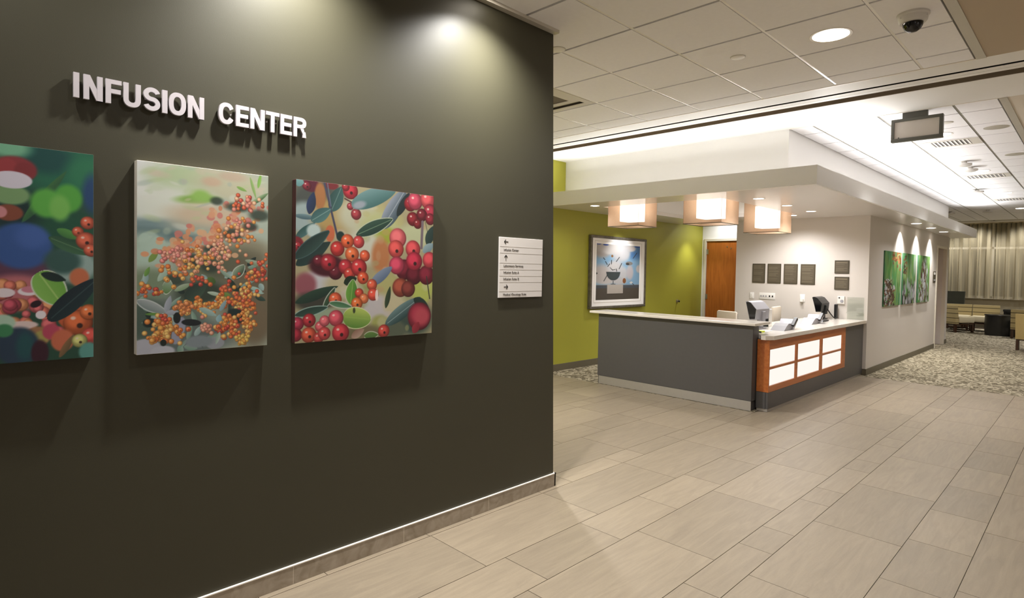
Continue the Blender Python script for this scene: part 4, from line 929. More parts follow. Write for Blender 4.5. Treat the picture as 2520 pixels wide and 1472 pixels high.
# office chairs behind the desk
def office_chair(label, x, y, rot, seat_z, top_z, back_w):
    t = thing('office_chair', label, 'chair', (x, y, 0.002), rot, 'office chairs behind the desk')
    h = top_z - seat_z - 0.12
    m = MB(); m.box(-back_w / 2, back_w / 2, 0.20, 0.255, seat_z + 0.12, top_z, bev=0.026); part('backrest', m, M['chair_shell'], t, True, world=False)
    m = MB(); m.box(-back_w / 2 + 0.02, back_w / 2 - 0.02, 0.256, 0.272, seat_z + 0.08, top_z - 0.03, bev=0.006); part('back_shell', m, M['black'], t, True, world=False)
    m = MB(); m.box(-0.24, 0.24, -0.24, 0.22, seat_z - 0.05, seat_z + 0.03, bev=0.03); part('seat', m, M['chair_shell'], t, True, world=False)
    m = MB(); m.tube([(0, 0, 0.08), (0, 0, seat_z - 0.05)], 0.028); m.tube([(0, 0.2, seat_z - 0.06), (0, 0.28, seat_z), (0, 0.265, seat_z + 0.2)], 0.02); part('column', m, M['black'], t, True, world=False)
    for k in range(5):
        a = 2 * PI * k / 5 + .3
        m = MB(); m.tube([(0, 0, 0.1), (0.28 * math.cos(a), 0.28 * math.sin(a), 0.07)], [0.025, 0.016]); m.lathe([(0.0, 0.0), (0.025, 0.004), (0.028, 0.028), (0.02, 0.05), (0.0, 0.052)], (0.28 * math.cos(a), 0.28 * math.sin(a), 0.0), 14); part('leg', m, M['black'], t, True, world=False)
    for s in (-1, 1):
        m = MB(); m.tube([(s * 0.25, 0.12, seat_z - 0.03), (s * 0.29, 0.12, seat_z + 0.18), (s * 0.29, -0.12, seat_z + 0.2)], 0.015); part('arm', m, M['black'], t, True, world=False)
office_chair('beige office chair with only its back top showing above the tall desk side', 9.15, 4.42, -1.9, 0.48, 0.925, 0.42)
office_chair('beige office chair with black shell behind the silver monitor', 9.62, 3.42, 0.12, 0.48, 1.035, 0.46)

# ---------------------------------------------------------------- things on the plaque wall
def plaque(label, y0, y1, z0, z1, head, group, seed):
    t = thing('wall_plaque', label, 'plaque', (XP, (y0 + y1) / 2, z0), 0, group)
    b = 0.012
    m = MB(); m.box(XP - 0.012, XP - 0.0001, y0, y1, z0, z1, bev=0.002); part('rim', m, M['plaque_frame'], t)
    m = MB(); m.box(XP - 0.0135, XP - 0.0122, y0 + b, y1 - b, z0 + b, z1 - b); fc = part('face', m, M['plaque'], t)
    R = random.Random(seed); m = MB(); z = z1 - b - 0.02
    if head: m.box(XP - 0.0142, XP - 0.0136, y0 + 0.025, y1 - 0.022, z - 0.012, z + 0.004); z -= 0.035
    while z > z0 + 0.03:
        if R.random() < 0.85: m.box(XP - 0.0142, XP - 0.0136, y0 + R.uniform(0.02, 0.08), y1 - 0.022, z - 0.0035, z)
        z -= 0.0105 if R.random() < .85 else 0.022
    part('inscription', m, M['plaque_text'], fc)
G4 = 'tall plaques in a row of four'
plaque('tall bronze plaque first in the row of four, nearest the wooden door', 4.134, 4.352, 1.394, 1.727, False, G4, 1)
plaque('tall bronze plaque second from the wooden door in the row of four', 3.866, 4.090, 1.393, 1.727, False, G4, 2)
plaque('tall bronze plaque third from the wooden door in the row of four', 3.596, 3.818, 1.391, 1.724, False, G4, 3)
plaque('tall bronze plaque last in the row of four, above the outlet with the adapter', 3.321, 3.547, 1.389, 1.723, False, G4, 4)
plaque('small bronze plaque, upper of the two above the black monitor', 2.822, 3.032, 1.579, 1.787, True, 'pair of small plaques', 5)
plaque('small bronze plaque, lower of the two above the black monitor', 2.818, 3.028, 1.320, 1.526, True, 'pair of small plaques', 6)
def wall_plate(name, label, cat, y0, y1, z0, z1):
    t = thing(name, label, cat, (XP, (y0 + y1) / 2, z0)); m = MB(); m.box(XP - 0.008, XP - 0.001, y0, y1, z0, z1, bev=0.003)
    return part('plate', m, M['whiteplastic'], t, True)
t = wall_plate('light_switch', 'white light switch below the first plaque of the row', 'switch', 4.315, 4.392, 1.108, 1.222)
m = MB(); m.box(XP - 0.013, XP - 0.0085, 4.340, 4.367, 1.135, 1.195, bev=0.002); part('rocker', m, M['whiteplastic'], t)
t = wall_plate('outlet_panel', 'wide white multi outlet panel below the second plaque', 'outlet', 3.953, 4.222, 1.110, 1.222)
for k, y in enumerate((4.19, 4.15, 4.105, 4.045, 3.995)):
    m = MB(); m.box(XP - 0.012, XP - 0.0085, y - 0.011, y + 0.011, 1.15, 1.18, bev=0.001); part('socket', m, M['black'] if k > 2 else M['silver'], t)
t = wall_plate('wall_outlet', 'white wall outlet below the last plaque of the row with an adapter', 'outlet', 3.468, 3.549, 1.093, 1.223)
m = MB(); m.box(XP - 0.05, XP - 0.0085, 3.485, 3.53, 1.095, 1.145, bev=0.004); part('adapter', m, M['whiteplastic'], t)
t = thing('thermostat', 'square white thermostat with a round dial on the plaque wall', 'thermostat', (XP, 2.92, 1.09)); 
m = MB(); m.box(XP - 0.03, XP - 0.001, 2.868, 2.972, 1.095, 1.217, bev=0.005); bd = part('body', m, M['whiteplastic'], t)
RY = Matrix.Rotation(-PI / 2, 4, 'Y')
m = MB(); m.lathe([(0.0, 0.0), (0.024, 0.0), (0.022, 0.007), (0.0, 0.008)], mat=Matrix.Translation((XP - 0.0302, 2.905, 1.14)) @ RY); part('dial', m, M['silver'], bd, True)
m = MB(); m.lathe([(0.0, 0.0), (0.011, 0.0), (0.010, 0.004), (0.0, 0.005)], mat=Matrix.Translation((XP - 0.0302, 2.944, 1.19)) @ RY); part('sensor_window', m, M['black'], bd, True)
# small bumper on the green wall
t = thing('wall_bumper', 'small round metal bumper on the lime green wall near the door', 'door stop', (10.42, YG, 0.985))
RXm = Matrix.Rotation(PI / 2, 4, 'X')
m = MB(); m.lathe([(0.0, 0.0), (0.032, 0.0), (0.032, 0.008), (0.014, 0.014), (0.014, 0.035), (0.0, 0.037)], mat=Matrix.Translation((10.42, YG - 0.0005, 0.985)) @ RXm); part('flange', m, M['steel'], t, True)
m = MB(); m.lathe([(0.0, 0.0), (0.02, 0.002), (0.022, 0.012), (0.012, 0.024), (0.0, 0.026)], mat=Matrix.Translation((10.42, YG - 0.0385, 0.985)) @ RXm); part('rubber_tip', m, M['black'], t, True)

# ---------------------------------------------------------------- framed picture on the green wall
def art_bowl():
    W, H = 150, 200; P = Paint(W, H, (140, 188, 224))
    f = homog([(170, 265), (890, 310), (890, 1168), (170, 1195)], [(0, 0), (1, 0), (1, 1), (0, 1)])
    def m(x, y): u, v = f(x, y); return u * (W - 1), v * (H - 1)
    S = 0.21
    def E(x, y, rx, ry, c, **k): X, Y = m(x, y); P.ell(X, Y, rx * S, ry * S, c, **k)
    E(820, 400, 160, 130, (80, 140, 206), soft=1); E(500, 300, 300, 120, (206, 204, 202), soft=0.9); E(260, 380, 140, 120, (190, 182, 174), soft=0.6); E(380, 370, 90, 70, (226, 220, 214), soft=0.6); E(560, 420, 130, 170, (206, 206, 208), soft=0.8); E(740, 350, 80, 50, (226, 218, 214), soft=0.5)
    E(400, 330, 200, 110, (222, 218, 214), soft=0.8); E(640, 420, 90, 120, (214, 214, 216), soft=0.8); E(330, 860, 180, 80, (214, 208, 204), soft=0.7); E(620, 760, 70, 120, (210, 210, 212), soft=0.8)
    E(260, 760, 160, 150, (206, 198, 192), soft=0.7); E(480, 650, 120, 110, (214, 212, 212), soft=0.7); E(730, 740, 60, 130, (206, 200, 204), soft=0.6); E(880, 680, 50, 70, (220, 212, 208), soft=0.6); E(560, 880, 120, 60, (206, 204, 204), soft=0.7); E(200, 270, 40, 12, (40, 84, 190)); E(320, 285, 44, 14, (40, 84, 190)); E(850, 320, 50, 14, (50, 96, 190))
    P.a[int(m(500, 945)[1]):, :] = (92, 84, 74); P.a[int(m(500, 945)[1]):int(m(500, 1000)[1]), :] = (84, 92, 100); P.line(*m(170, 950), *m(890, 940), 1.5, (150, 150, 150))
    # towel, bowl and flying cutlery
    x0, y0 = m(360, 945); x1, y1 = m(625, 1085); P.a[int(y0):int(y1), int(x0):int(x1)] = (206, 196, 184); P.line(x0, y1, x1, y1, 1.6, (60, 54, 46))
    bx, by = m(455, 735); R = 112 * S
    yy, xx = P.yy, P.xx; d = np.hypot((xx - bx) / R, (yy - by) / (R * 1.28)); P.a[(d < 1) & (yy > by)] = (66, 78, 80); P.line(bx - R, by, bx + R, by, 1.6, (40, 50, 52)); P.line(*m(455, 880), *m(455, 930), 2.4, (60, 70, 72)); P.line(*m(420, 930), *m(490, 930), 2, (60, 70, 72))
    for a in ((420, 540, 420, 640), (550, 490, 500, 560), (320, 560, 350, 610), (285, 500, 310, 530), (840, 420, 780, 505), (360, 640, 390, 600), (350, 790, 300, 880), (400, 660, 440, 700), (440, 700, 480, 690), (590, 590, 550, 680), (500, 680, 510, 720), (740, 890, 800, 940)): P.line(*m(a[0], a[1]), *m(a[2], a[3]), 2.4, (54, 60, 60))
    E(715, 590, 60, 34, (150, 146, 140), soft=0.2); E(690, 600, 30, 20, (70, 66, 62), soft=0.3); E(640, 875, 28, 46, (150, 92, 50), soft=0.2); E(430, 470, 18, 22, (160, 110, 60), soft=0.3); E(178, 755, 12, 16, (50, 56, 50)); E(755, 905, 26, 20, (230, 230, 226), soft=0.3); E(460, 640, 60, 50, (220, 218, 216), soft=0.5)
    return P
px0, px1, pz0, pz1 = 7.575, 9.20, 0.925, 2.128
t = thing('framed_picture', 'large framed picture of a bowl and flying cutlery on the lime green wall', 'picture', ((px0 + px1) / 2, YG, pz0))
m = MB(); fw = 0.042
for a in ((px0, px1, pz1 - fw, pz1), (px0, px1, pz0, pz0 + fw), (px0, px0 + fw, pz0 + fw, pz1 - fw), (px1 - fw, px1, pz0 + fw, pz1 - fw)): m.box(a[0], a[1], YG - 0.062, YG - 0.001, a[2], a[3], bev=0.008)
part('frame', m, M['carved_frame'], t)
m = MB(); m.box(px0 + fw - .006, px1 - fw + .006, YG - 0.045, YG - 0.03, pz0 + fw - .006, pz1 - fw + .006); mbd = part('mat_board', m, M['mat_board'], t)
m = MB()
for a in ((7.68, 9.06, 2.035, 2.043), (7.68, 9.06, 1.025, 1.033), (7.68, 7.69, 1.033, 2.035), (9.05, 9.06, 1.033, 2.035)): m.box(a[0], a[1], YG - 0.047, YG - 0.0449, a[2], a[3])
part('inner_mat_line', m, M['vent_grey'], mbd)
painted_grid('print', art_bowl(), (7.735, YG - 0.0462, 1.994), (1.265, 0, 0), (0, 0, -0.925), M['print'], t)

# ---------------------------------------------------------------- three green paintings in the corridor
def art_green(seed):
    W, H = 70, 150; P = Paint(W, H, (84, 158, 60)); R = np.random.RandomState(seed)
    for _ in range(140):
        x, y = R.rand() * W, R.rand() * H; P.ell(x, y, R.uniform(1.5, 4), R.uniform(8, 30), [(86, 168, 92), (136, 178, 84), (76, 150, 110), (160, 190, 110), (100, 136, 64), (176, 204, 150)][R.randint(6)], soft=0.9, al=0.7)
    if seed == 1:
        for _ in range(26): P.ell(R.uniform(30, 70), R.uniform(2, 50) * R.rand() ** .3, R.uniform(2, 6), R.uniform(2, 6), [(190, 120, 50), (206, 150, 90), (150, 90, 40)][R.randint(3)], soft=0.5)
        for _ in range(150): P.ell(R.uniform(0, 46) * R.rand() ** .5, R.uniform(78, 150), R.uniform(1, 4), R.uniform(2, 8), [(90, 60, 40), (60, 50, 36), (150, 100, 60), (196, 200, 206), (206, 206, 210)][R.randint(5)], soft=0.4, rot=R.rand() * 3)
        for k in range(9): P.line(R.uniform(0, 35), R.uniform(90, 110), R.uniform(10, 55), R.uniform(125, 150), 1.6, (96, 66, 40))
    elif seed == 2:
        for _ in range(34): P.ell(R.uniform(0, 20), R.uniform(0, 60), R.uniform(1.5, 4), R.uniform(1.5, 5), [(70, 56, 36), (150, 110, 50), (110, 76, 40)][R.randint(3)], soft=0.4)
        for _ in range(130): P.ell(R.uniform(0, 70), 150 - 66 * R.rand() ** 1.4, R.uniform(1, 3.4), R.uniform(4, 16), [(206, 206, 214), (180, 184, 196), (56, 50, 40), (80, 100, 50)][R.randint(4)], soft=0.5)
        P.ell(62, 30, 6, 34, (196, 200, 206), soft=0.8, al=0.7)
    else:
        for _ in range(190):
            t = R.rand() ** .7; x = 34 + R.randn() * (4 + 17 * t); P.ell(x, 12 + 136 * t, R.uniform(1, 3), R.uniform(3, 12), [(206, 206, 214), (220, 220, 224), (120, 84, 50), (80, 60, 40), (180, 184, 196)][R.randint(5)], soft=0.5)
        for k in range(12): P.line(R.uniform(0, 60), R.uniform(20, 110), R.uniform(0, 60), R.uniform(60, 150), 1.5, (100, 70, 40))
    return P
for k, (x0, x1, lab) in enumerate(((11.19, 12.30, 'green birch painting nearest the reception desk in the corridor trio'), (12.45, 13.47, 'green birch painting in the middle of the corridor trio'), (13.70, 14.76, 'green birch painting nearest the lounge in the corridor trio'))):
    t = thing('green_painting', lab, 'painting', ((x0 + x1) / 2, YR, 1.043), 0, 'three green paintings in the corridor')
    m = MB(); m.box(x0, x1, YR - 0.022, YR - 0.0001, 1.043, 1.972, bev=0.003); part('stretched_canvas', m, M['canvas_side_green'], t)
    painted_grid('painted_face', art_green(k + 1), (x0 + .003, YR - 0.0228, 1.969), (x1 - x0 - .006, 0, 0), (0, 0, -.923), M['painting'], t)
t = thing('room_sign', 'small dark room sign beside the corridor alcove', 'sign', (15.36, YR, 1.43))
m = MB(); m.box(15.24, 15.48, YR - 0.012, YR - 0.001, 1.43, 1.67, bev=0.002); sp_ = part('sign_plate', m, M['plaque_frame'], t)
m = MB(); m.box(15.27, 15.45, YR - 0.0135, YR - 0.0122, 1.60, 1.65); part('name_strip', m, M['whiteplastic'], sp_)
m = MB(); m.box(15.27, 15.45, YR - 0.0135, YR - 0.0122, 1.47, 1.50); part('name_strip', m, M['silver'], sp_)

# ---------------------------------------------------------------- pendant lamps in the tray
def pendant(label, x, y, zb, sx, sy, h=0.46):
    t = thing('pendant_lamp', label, 'lamp', (x + sx / 2, y + sy / 2, zb), 0, 'square pendant lamps over the desk')
    m = MB(); k = 0.004
    m.box(x, x + k, y, y + sy, zb, zb + h); m.box(x + sx - k, x + sx, y, y + sy, zb, zb + h); m.box(x + k, x + sx - k, y, y + k, zb, zb + h); m.box(x + k, x + sx - k, y + sy - k, y + sy, zb, zb + h)
    part('outer_shade', m, M['shade'], t)
    for z in (zb - 0.006, zb + h):
        m = MB(); m.box(x - .003, x + sx + .003, y - .003, y + .006, z, z + .008); m.box(x - .003, x + sx + .003, y + sy - .006, y + sy + .003, z, z + .008); m.box(x - .003, x + .006, y + .006, y + sy - .006, z, z + .008); m.box(x + sx - .006, x + sx + .003, y + .006, y + sy - .006, z, z + .008)
        part('shade_rim', m, M['plaque_frame'], t)
    i = 0.12
    m = MB(); m.box(x + i, x + sx - i, y + i, y + sy - i, zb + 0.075, zb + h - 0.05, bev=0.006); part('inner_shade', m, M['lamp_inner'], t)
    m = MB(); m.tube([(x + sx / 2, y + sy / 2, zb + h - 0.05), (x + sx / 2, y + sy / 2, 2.838)], 0.008); m.box(x + .005, x + sx - .005, y + sy / 2 - .006, y + sy / 2 + .006, zb + h - .012, zb + h); m.lathe([(0.0, 0.0), (0.06, 0.0), (0.06, 0.02), (0.0, 0.02)], (x + sx / 2, y + sy / 2, 2.819)); part('rod', m, M['steel'], t)
    return t
pendant('square pendant lamp above the framed picture, nearest the lime green wall', 7.065, 4.60, 2.198, 0.475, 0.52)
pendant('square pendant lamp hanging in the near corner of the tray over the desk', 7.15, 3.43, 2.196, 0.50, 0.53)
pendant('square pendant lamp hanging over the desk nearest the plaques', 9.02, 3.43, 2.187, 0.50, 0.53)

# ---------------------------------------------------------------- ceiling fittings and lights
def spot(x, y, z, power, cone, blend=0.6, col=(1, .87, .7), r=0.05, aim=None):
    l = bpy.data.lights.new('spot', 'SPOT'); l.energy = power; l.spot_size = math.radians(cone); l.spot_blend = blend; l.color = col; l.shadow_soft_size = r
    o = bpy.data.objects.new('lamp_or_fill_beam', l); COL.objects.link(o); o.location = (x, y, z)
    if aim: o.rotation_euler = (Vector(aim) - Vector((x, y, z))).to_track_quat('-Z', 'Y').to_euler()
    return o
def area(name, loc, sx, sy, power, rot, col=(1, .98, .96)):
    l = bpy.data.lights.new(name, 'AREA'); l.shape = 'RECTANGLE'; l.size = sx; l.size_y = sy; l.energy = power; l.color = col; l.spread = math.radians(150)
    o = bpy.data.objects.new(name, l); COL.objects.link(o); o.location = loc; o.rotation_euler = rot
    return o
def downlight(label, x, y, z, r, lens, group):
    t = thing('downlight', label, 'ceiling light', (x, y, z), 0, group)
    m = MB(); m.lathe([(r, 0.012), (r, -0.002), (r * 1.14, -0.004), (r * 1.16, -0.0005)], (0, 0, 0), 36); part('trim_ring', m, M['white_edge'], t, True, world=False)
    m = MB(); m.lathe([(0.0, -0.0012), (r * .99, -0.0012), (r * .99, 0.006), (0.0, 0.006)], (0, 0, 0), 36); part('lens', m, lens, t, world=False)
    return t
WARM = (1.0, 0.985, 0.99)
P_COR, P_WASH, P_SOF, P_ART = 168, 320, 58, 130
GC = 'round corridor downlights'
downlight('large round downlight in the tiled corridor ceiling beside the camera dome', 4.42, 1.37, ZC, 0.115, M['lens_on'], GC)
for x, lab in ((8.33, 'round corridor downlight half hidden behind the hanging screen'), (11.55, 'round corridor downlight before the second ceiling diffuser'), (14.78, 'round corridor downlight before the third ceiling diffuser'), (18.2, 'round corridor downlight nearest the curtains')):
    downlight(lab, x, 1.38, ZC, 0.11, M['lens_on'], GC)
for x in (-1.9, 1.25, 4.42, 8.33, 11.55, 14.78, 18.2): spot(x, 1.38, ZC - 0.02, P_COR * (0.32 if x < 3 else 1.0), 150 if x < 6 else 112, 0.9 if x < 6 else 1.0, WARM, 0.1)
downlight('round wall washing downlight near the dark wall, cut off by the top edge', 2.45, 2.535, ZC, 0.1, M['lens_on'], 'wall washers')
for x, k in ((2.38, 1.0), (1.22, 1.0), (0.06, 0.22)): spot(x, 2.46, ZC - 0.01, P_WASH * k, 136, 1.0, (1, .975, .94), 0.04)
GS = 'small downlights in the soffit'
for (x, y, lab) in ((7.36, 3.05, 'small soffit downlight above the corner pendant lamp'), (8.32, 3.06, 'small soffit downlight between the two other front soffit lights'), (9.26, 3.06, 'small soffit downlight nearest the plaque wall'), (6.85, 5.2, 'small soffit downlight left of the pendant lamp by the green wall'), (9.75, 3.5, 'small soffit downlight peeking from behind the pendant lamp nearest the plaques')):
    downlight(lab, x, y, ZS, 0.062, M['lens_soffit'], GS); spot(x, y, ZS - 0.02, P_SOF * (0.25 if y > 5 else (1.1 if x > 9 else 0.9)), 150, 0.8, WARM, 0.04)
GA = 'downlights above the green paintings'
for (x, lab) in ((12.35, 'small downlight above the green painting nearest the desk'), (13.62, 'small downlight above the middle green painting'), (14.88, 'small downlight above the green painting nearest the lounge')):
    downlight(lab, x, 2.335, ZS, 0.075, M['lens_soffit'], GA)
    spot(x - 0.1, 2.385, ZS - 0.01, P_ART, 98, 0.9, (1, .97, .93), 0.03, aim=(x - 0.1, 2.42, 1.6))
spot(8.4, 5.30, ZS - 0.01, 95, 88, 0.9, WARM, 0.04, aim=(8.4, 5.75, 1.3)); spot(10.75, 5.52, ZS - 0.01, 42, 96, 0.8, WARM, 0.04)
spot(11.0, 5.2, 2.85, 42, 150, 0.8, WARM, 0.05)
# cove strips behind the soffit fascia
def strip(x0, x1, y0, y1, lab):
    m = MB(); m.box(x0, x1, y0, y1, ZS + 0.0605, 2.66); return tag(m.build('cove_light', M['led'], origin=((x0 + x1) / 2, (y0 + y1) / 2, ZS + 0.0605)), lab, 'light strip')
strip(6.55, 6.58, 2.2, 5.8, 'hidden cove light strip facing the corridor ceiling end'); strip(6.7, 16.8, 2.15, 2.18, 'hidden cove light strip along the corridor side of the soffit')
area('cove_glow', (6.56, 4.0, 2.668), 0.06, 3.6, 22, (PI, math.radians(-24), 0)); area('cove_glow', (11.7, 2.165, 2.668), 10.2, 0.06, 118, (PI + math.radians(40), 0, 0))
spot(9.2, 4.3, 2.8, 30, 160, 1.0, WARM, 0.3)
# unseen lounge ceiling lights, then spots added as fill
spot(20.0, 4.6, ZC - 0.05, 220, 150, 0.9, WARM, 0.1); spot(20.2, 0.4, ZC - 0.05, 220, 150, 0.9, WARM, 0.1)
for y in (0.4, 1.6, 2.8, 4.0): spot(22.2, y, 3.3, 170, 100, 0.8, WARM, 0.08, aim=(22.95, y, 1.7)); spot(4.3, 4.6, ZC - 0.02, 110, 150, .8, WARM, 0.08)  # added spots without fixtures, brightening the curtains and the left soffit fascia

for x in (-1.5, 1.0, 3.5, 7.5, 10.5, 13.5): spot(x, -1.35, ZC - 0.02, 110, 110, 0.7, WARM, 0.08, aim=(x, -1.6, 1.6))   # unseen spots added to bounce fill light off the opposite wall
t = thing('dome_camera', 'white dome security camera with a black globe on the corridor ceiling', 'camera', (4.405, 0.89, ZC))
m = MB(); m.lathe([(0.0, 0.0), (0.088, 0.0), (0.09, -0.012), (0.082, -0.02), (0.078, -0.045), (0.07, -0.056), (0.056, -0.058)], (0, 0, 0), 40); part('housing', m, M['cam_body'], t, True, world=False)
m = MB(); m.lathe([(0.056, -0.056), (0.054, -0.075), (0.044, -0.095), (0.025, -0.109), (0.0, -0.113)], (0, 0, 0), 40); part('globe', m, M['blackgloss'], t, True, world=False)
for a in (0.3, 2.4, 4.5):
    m = MB(); m.box(0.076 * math.cos(a) - .008, 0.076 * math.cos(a) + .008, 0.076 * math.sin(a) - .008, 0.076 * math.sin(a) + .008, -0.034, -0.021, bev=0.002); part('clip', m, M['cam_body'], t, world=False)
def disc(name, label, cat, x, y, r, th, mat, group=None):
    t = thing(name, label, cat, (x, y, ZC), 0, group)
    m = MB(); m.lathe([(r, -0.0003), (r, -th * .6), (r * .86, -th), (0.0, -th)], (0, 0, 0), 32); part('cover', m, mat, t, True, world=False)
    m = MB(); m.lathe([(r * 1.12, -0.0003), (r * 1.12, -0.003), (r, -0.004), (r, -0.0003)], (0, 0, 0), 32); part('rim', m, M['trim_grey'], t, True, world=False)
    return t
disc('smoke_detector', 'small round cover plate in the tiled ceiling above the desk soffit', 'detector', 4.40, 2.015, 0.05, 0.008, M['whiteplastic'])
disc('ceiling_speaker', 'flush round ceiling speaker nearest the hanging screen', 'speaker', 8.30, 0.868, 0.10, 0.006, M['trim_grey'], 'flush round speakers')
disc('ceiling_speaker', 'flush round ceiling speaker beyond the first one, near the right edge', 'speaker', 10.25, 0.86, 0.10, 0.006, M['trim_grey'], 'flush round speakers')
disc('smoke_detector', 'faint round cover plate just behind the hanging screen', 'detector', 7.72, 1.225, 0.055, 0.008, M['whiteplastic'])
disc('smoke_detector', 'small round cover plate at the top of the dark wall end', 'detector', 3.36, 2.93, 0.055, 0.008, M['whiteplastic'])
def head(label, x, y, cat='sprinkler', big=0.075):
    t = thing('ceiling_detector', label, 'detector', (x, y, ZC), 0, 'surface detectors on the corridor ceiling')
    m = MB(); m.lathe([(0.03, -0.0003), (0.03, -0.03)], (0, 0, 0), 20); m.lathe([(0.05, -0.0003), (0.05, -0.006), (0.0, -0.006)], (0, 0, 0), 24); part('stem', m, M['whiteplastic'], t, True, world=False)
    m = MB(); m.lathe([(0.0, -0.03), (big, -0.034), (big, -0.06), (big * .6, -0.075), (0.0, -0.078)], (0, 0, 0), 28); part('head', m, M['cam_body'], t, True, world=False)
head('round white detector on the ceiling past the first diffuser', 10.45, 1.43, big=0.09); head('round white detector just before the second bright downlight', 11.03, 1.43, big=0.09)
head('round white detector hanging on the dark ceiling joint past the second diffuser', 13.9, 1.70, big=0.11); head('white detector near the far end of the corridor ceiling', 18.2, 2.0, big=0.1); head('white detector beyond the end of the upper box', 18.2, 2.74, big=0.1)
def diffuser(label, x0, x1, y0, y1, gy0, gy1):
    t = thing('air_diffuser', label, 'air vent', ((x0 + x1) / 2, (y0 + y1) / 2, ZC), 0, 'ceiling air diffusers')
    m = MB(); m.box(x0, x1, y0, gy0, ZC - 0.005, ZC - 0.0004); m.box(x0, x1, gy1, y1, ZC - 0.005, ZC - 0.0004); m.box(x0, x0 + .05, gy0, gy1, ZC - 0.005, ZC - 0.0004); m.box(x1 - .05, x1, gy0, gy1, ZC - 0.005, ZC - 0.0004); part('plate', m, M['vent_grey'], t)
    m = MB(); m.box(x0 + .05, x1 - .05, gy0, gy1, ZC - 0.0012, ZC - 0.0005); part('throat', m, M['greyplastic'], t)
    n = 9
    for k in range(n):
        y = gy0 + (gy1 - gy0) * (k + .5) / n
        m = MB(); m.prism([(y - .014, ZC - 0.006), (y + .002, ZC - 0.0015), (y + .006, ZC - 0.0015), (y - .010, ZC - 0.006)], x0 + .052, x1 - .052, 'x'); part('blade', m, M['whiteplastic'], t)
diffuser('ceiling air diffuser plate with white blades right below the hanging screen', 8.72, 9.14, 1.07, 1.68, 1.17, 1.54)
diffuser('ceiling air diffuser plate with blades past the second bright downlight', 11.95, 12.4, 1.07, 1.68, 1.14, 1.60)
diffuser('ceiling air diffuser plate with blades past the third bright downlight', 15.8, 16.25, 1.07, 1.68, 1.14, 1.60)
# square diffuser set into the grid beside the dark wall end
t = thing('air_diffuser', 'square ceiling diffuser partly hidden by the dark wall end', 'air vent', (4.37, 3.885, ZC), 0, 'ceiling air diffusers')
m = MB(); x0, x1, y0, y1 = 4.066, 4.686, 3.58, 4.188
for i, zz in ((0.0, 0.0), (0.11, 0.016)):
    a, b, c, d_ = x0 + i, x1 - i, y0 + i, y1 - i; w = 0.075
    m.box(a, b, c, c + w, ZC + zz, ZC + zz + .006); m.box(a, b, d_ - w, d_, ZC + zz, ZC + zz + .006); m.box(a, a + w, c + w, d_ - w, ZC + zz, ZC + zz + .006); m.box(b - w, b, c + w, d_ - w, ZC + zz, ZC + zz + .006)
part('plate', m, M['vent_grey'], t)
m = MB(); m.box(x0 + .22, x1 - .22, y0 + .22, y1 - .22, ZC + 0.03, ZC + .036); m.box(x0 + .01, x1 - .01, y0 + .01, y1 - .01, ZC + .04, ZC + .05); part('throat', m, M['greyplastic'], t)

# hanging screen
t = thing('hanging_screen', 'grey screen in a dark frame hanging from the corridor ceiling', 'screen', (7.02, 1.36, 2.91))
sx = 7.0
m = MB()
for a in ((1.135, 1.568, 2.912, 2.945), (1.135, 1.568, 3.112, 3.14), (1.135, 1.165, 2.945, 3.112), (1.54, 1.568, 2.945, 3.112)): m.box(sx - .012, sx + .045, a[0], a[1], a[2], a[3], bev=0.003)
part('frame', m, M['hang_frame'], t)
m = MB(); m.box(sx, sx + .04, 1.165, 1.54, 2.945, 3.112); part('screen_face', m, M['hang_face'], t)
m = MB(); m.box(sx, sx + .035, 1.262, 1.475, 3.1405, 3.199, bev=0.002); part('bracket', m, M['hang_frame'], t)
m = MB(); m.box(sx - .004, sx, 1.497, 1.507, 2.949, 2.957); part('indicator', m, M['black'], t)

# ---------------------------------------------------------------- lounge
def curtain(label, y0, y1, x, seed, folds):
    R = random.Random(seed); m = MB(); nu, nv = folds * 12, 10; vs = []; fs = []
    ph = [R.uniform(-.5, .5) for _ in range(folds + 2)]
    for i in range(nu + 1):
        u = i / nu; k = u * folds
        for j in range(nv + 1):
            v = j / nv
            a = math.sin(2 * PI * k + ph[int(k)] * 0.6)
            dep = 0.06 + 0.05 * v
            vs.append((x + a * dep, y0 + (y1 - y0) * u + 0.035 * math.sin(4 * PI * k) * v, 3.225 - (3.225 - 0.925) * v))
    for i in range(nu):
        for j in range(nv): fs.append((i * (nv + 1) + j, (i + 1) * (nv + 1) + j, (i + 1) * (nv + 1) + j + 1, i * (nv + 1) + j + 1))
    m.add(vs, fs); t = thing('curtain', label, 'curtain', (x, (y0 + y1) / 2, 0.925), 0, 'sheer window curtains')
    part('drape', m, M['curtain'], t, True); 
    m = MB(); m.box(x - .012, x + .012, y0, y1, 3.21, 3.239); part('heading_tape', m, M['cushion'], t)
curtain('sheer beige curtain behind the dark green high-backed chair', 2.69, 5.9, 22.95, 1, 14); curtain('sheer beige curtain behind the drum table', -0.2, 2.685, 22.95, 2, 13)
m = MB(); m.box(22.9, 23.0, -1.0, 6.2, 3.24, 3.28, bev=0.004); tag(m.build('curtain_track', M['white_edge'], origin=(22.95, 2.6, 3.24)), 'long white curtain track along the lounge window head', 'curtain track')

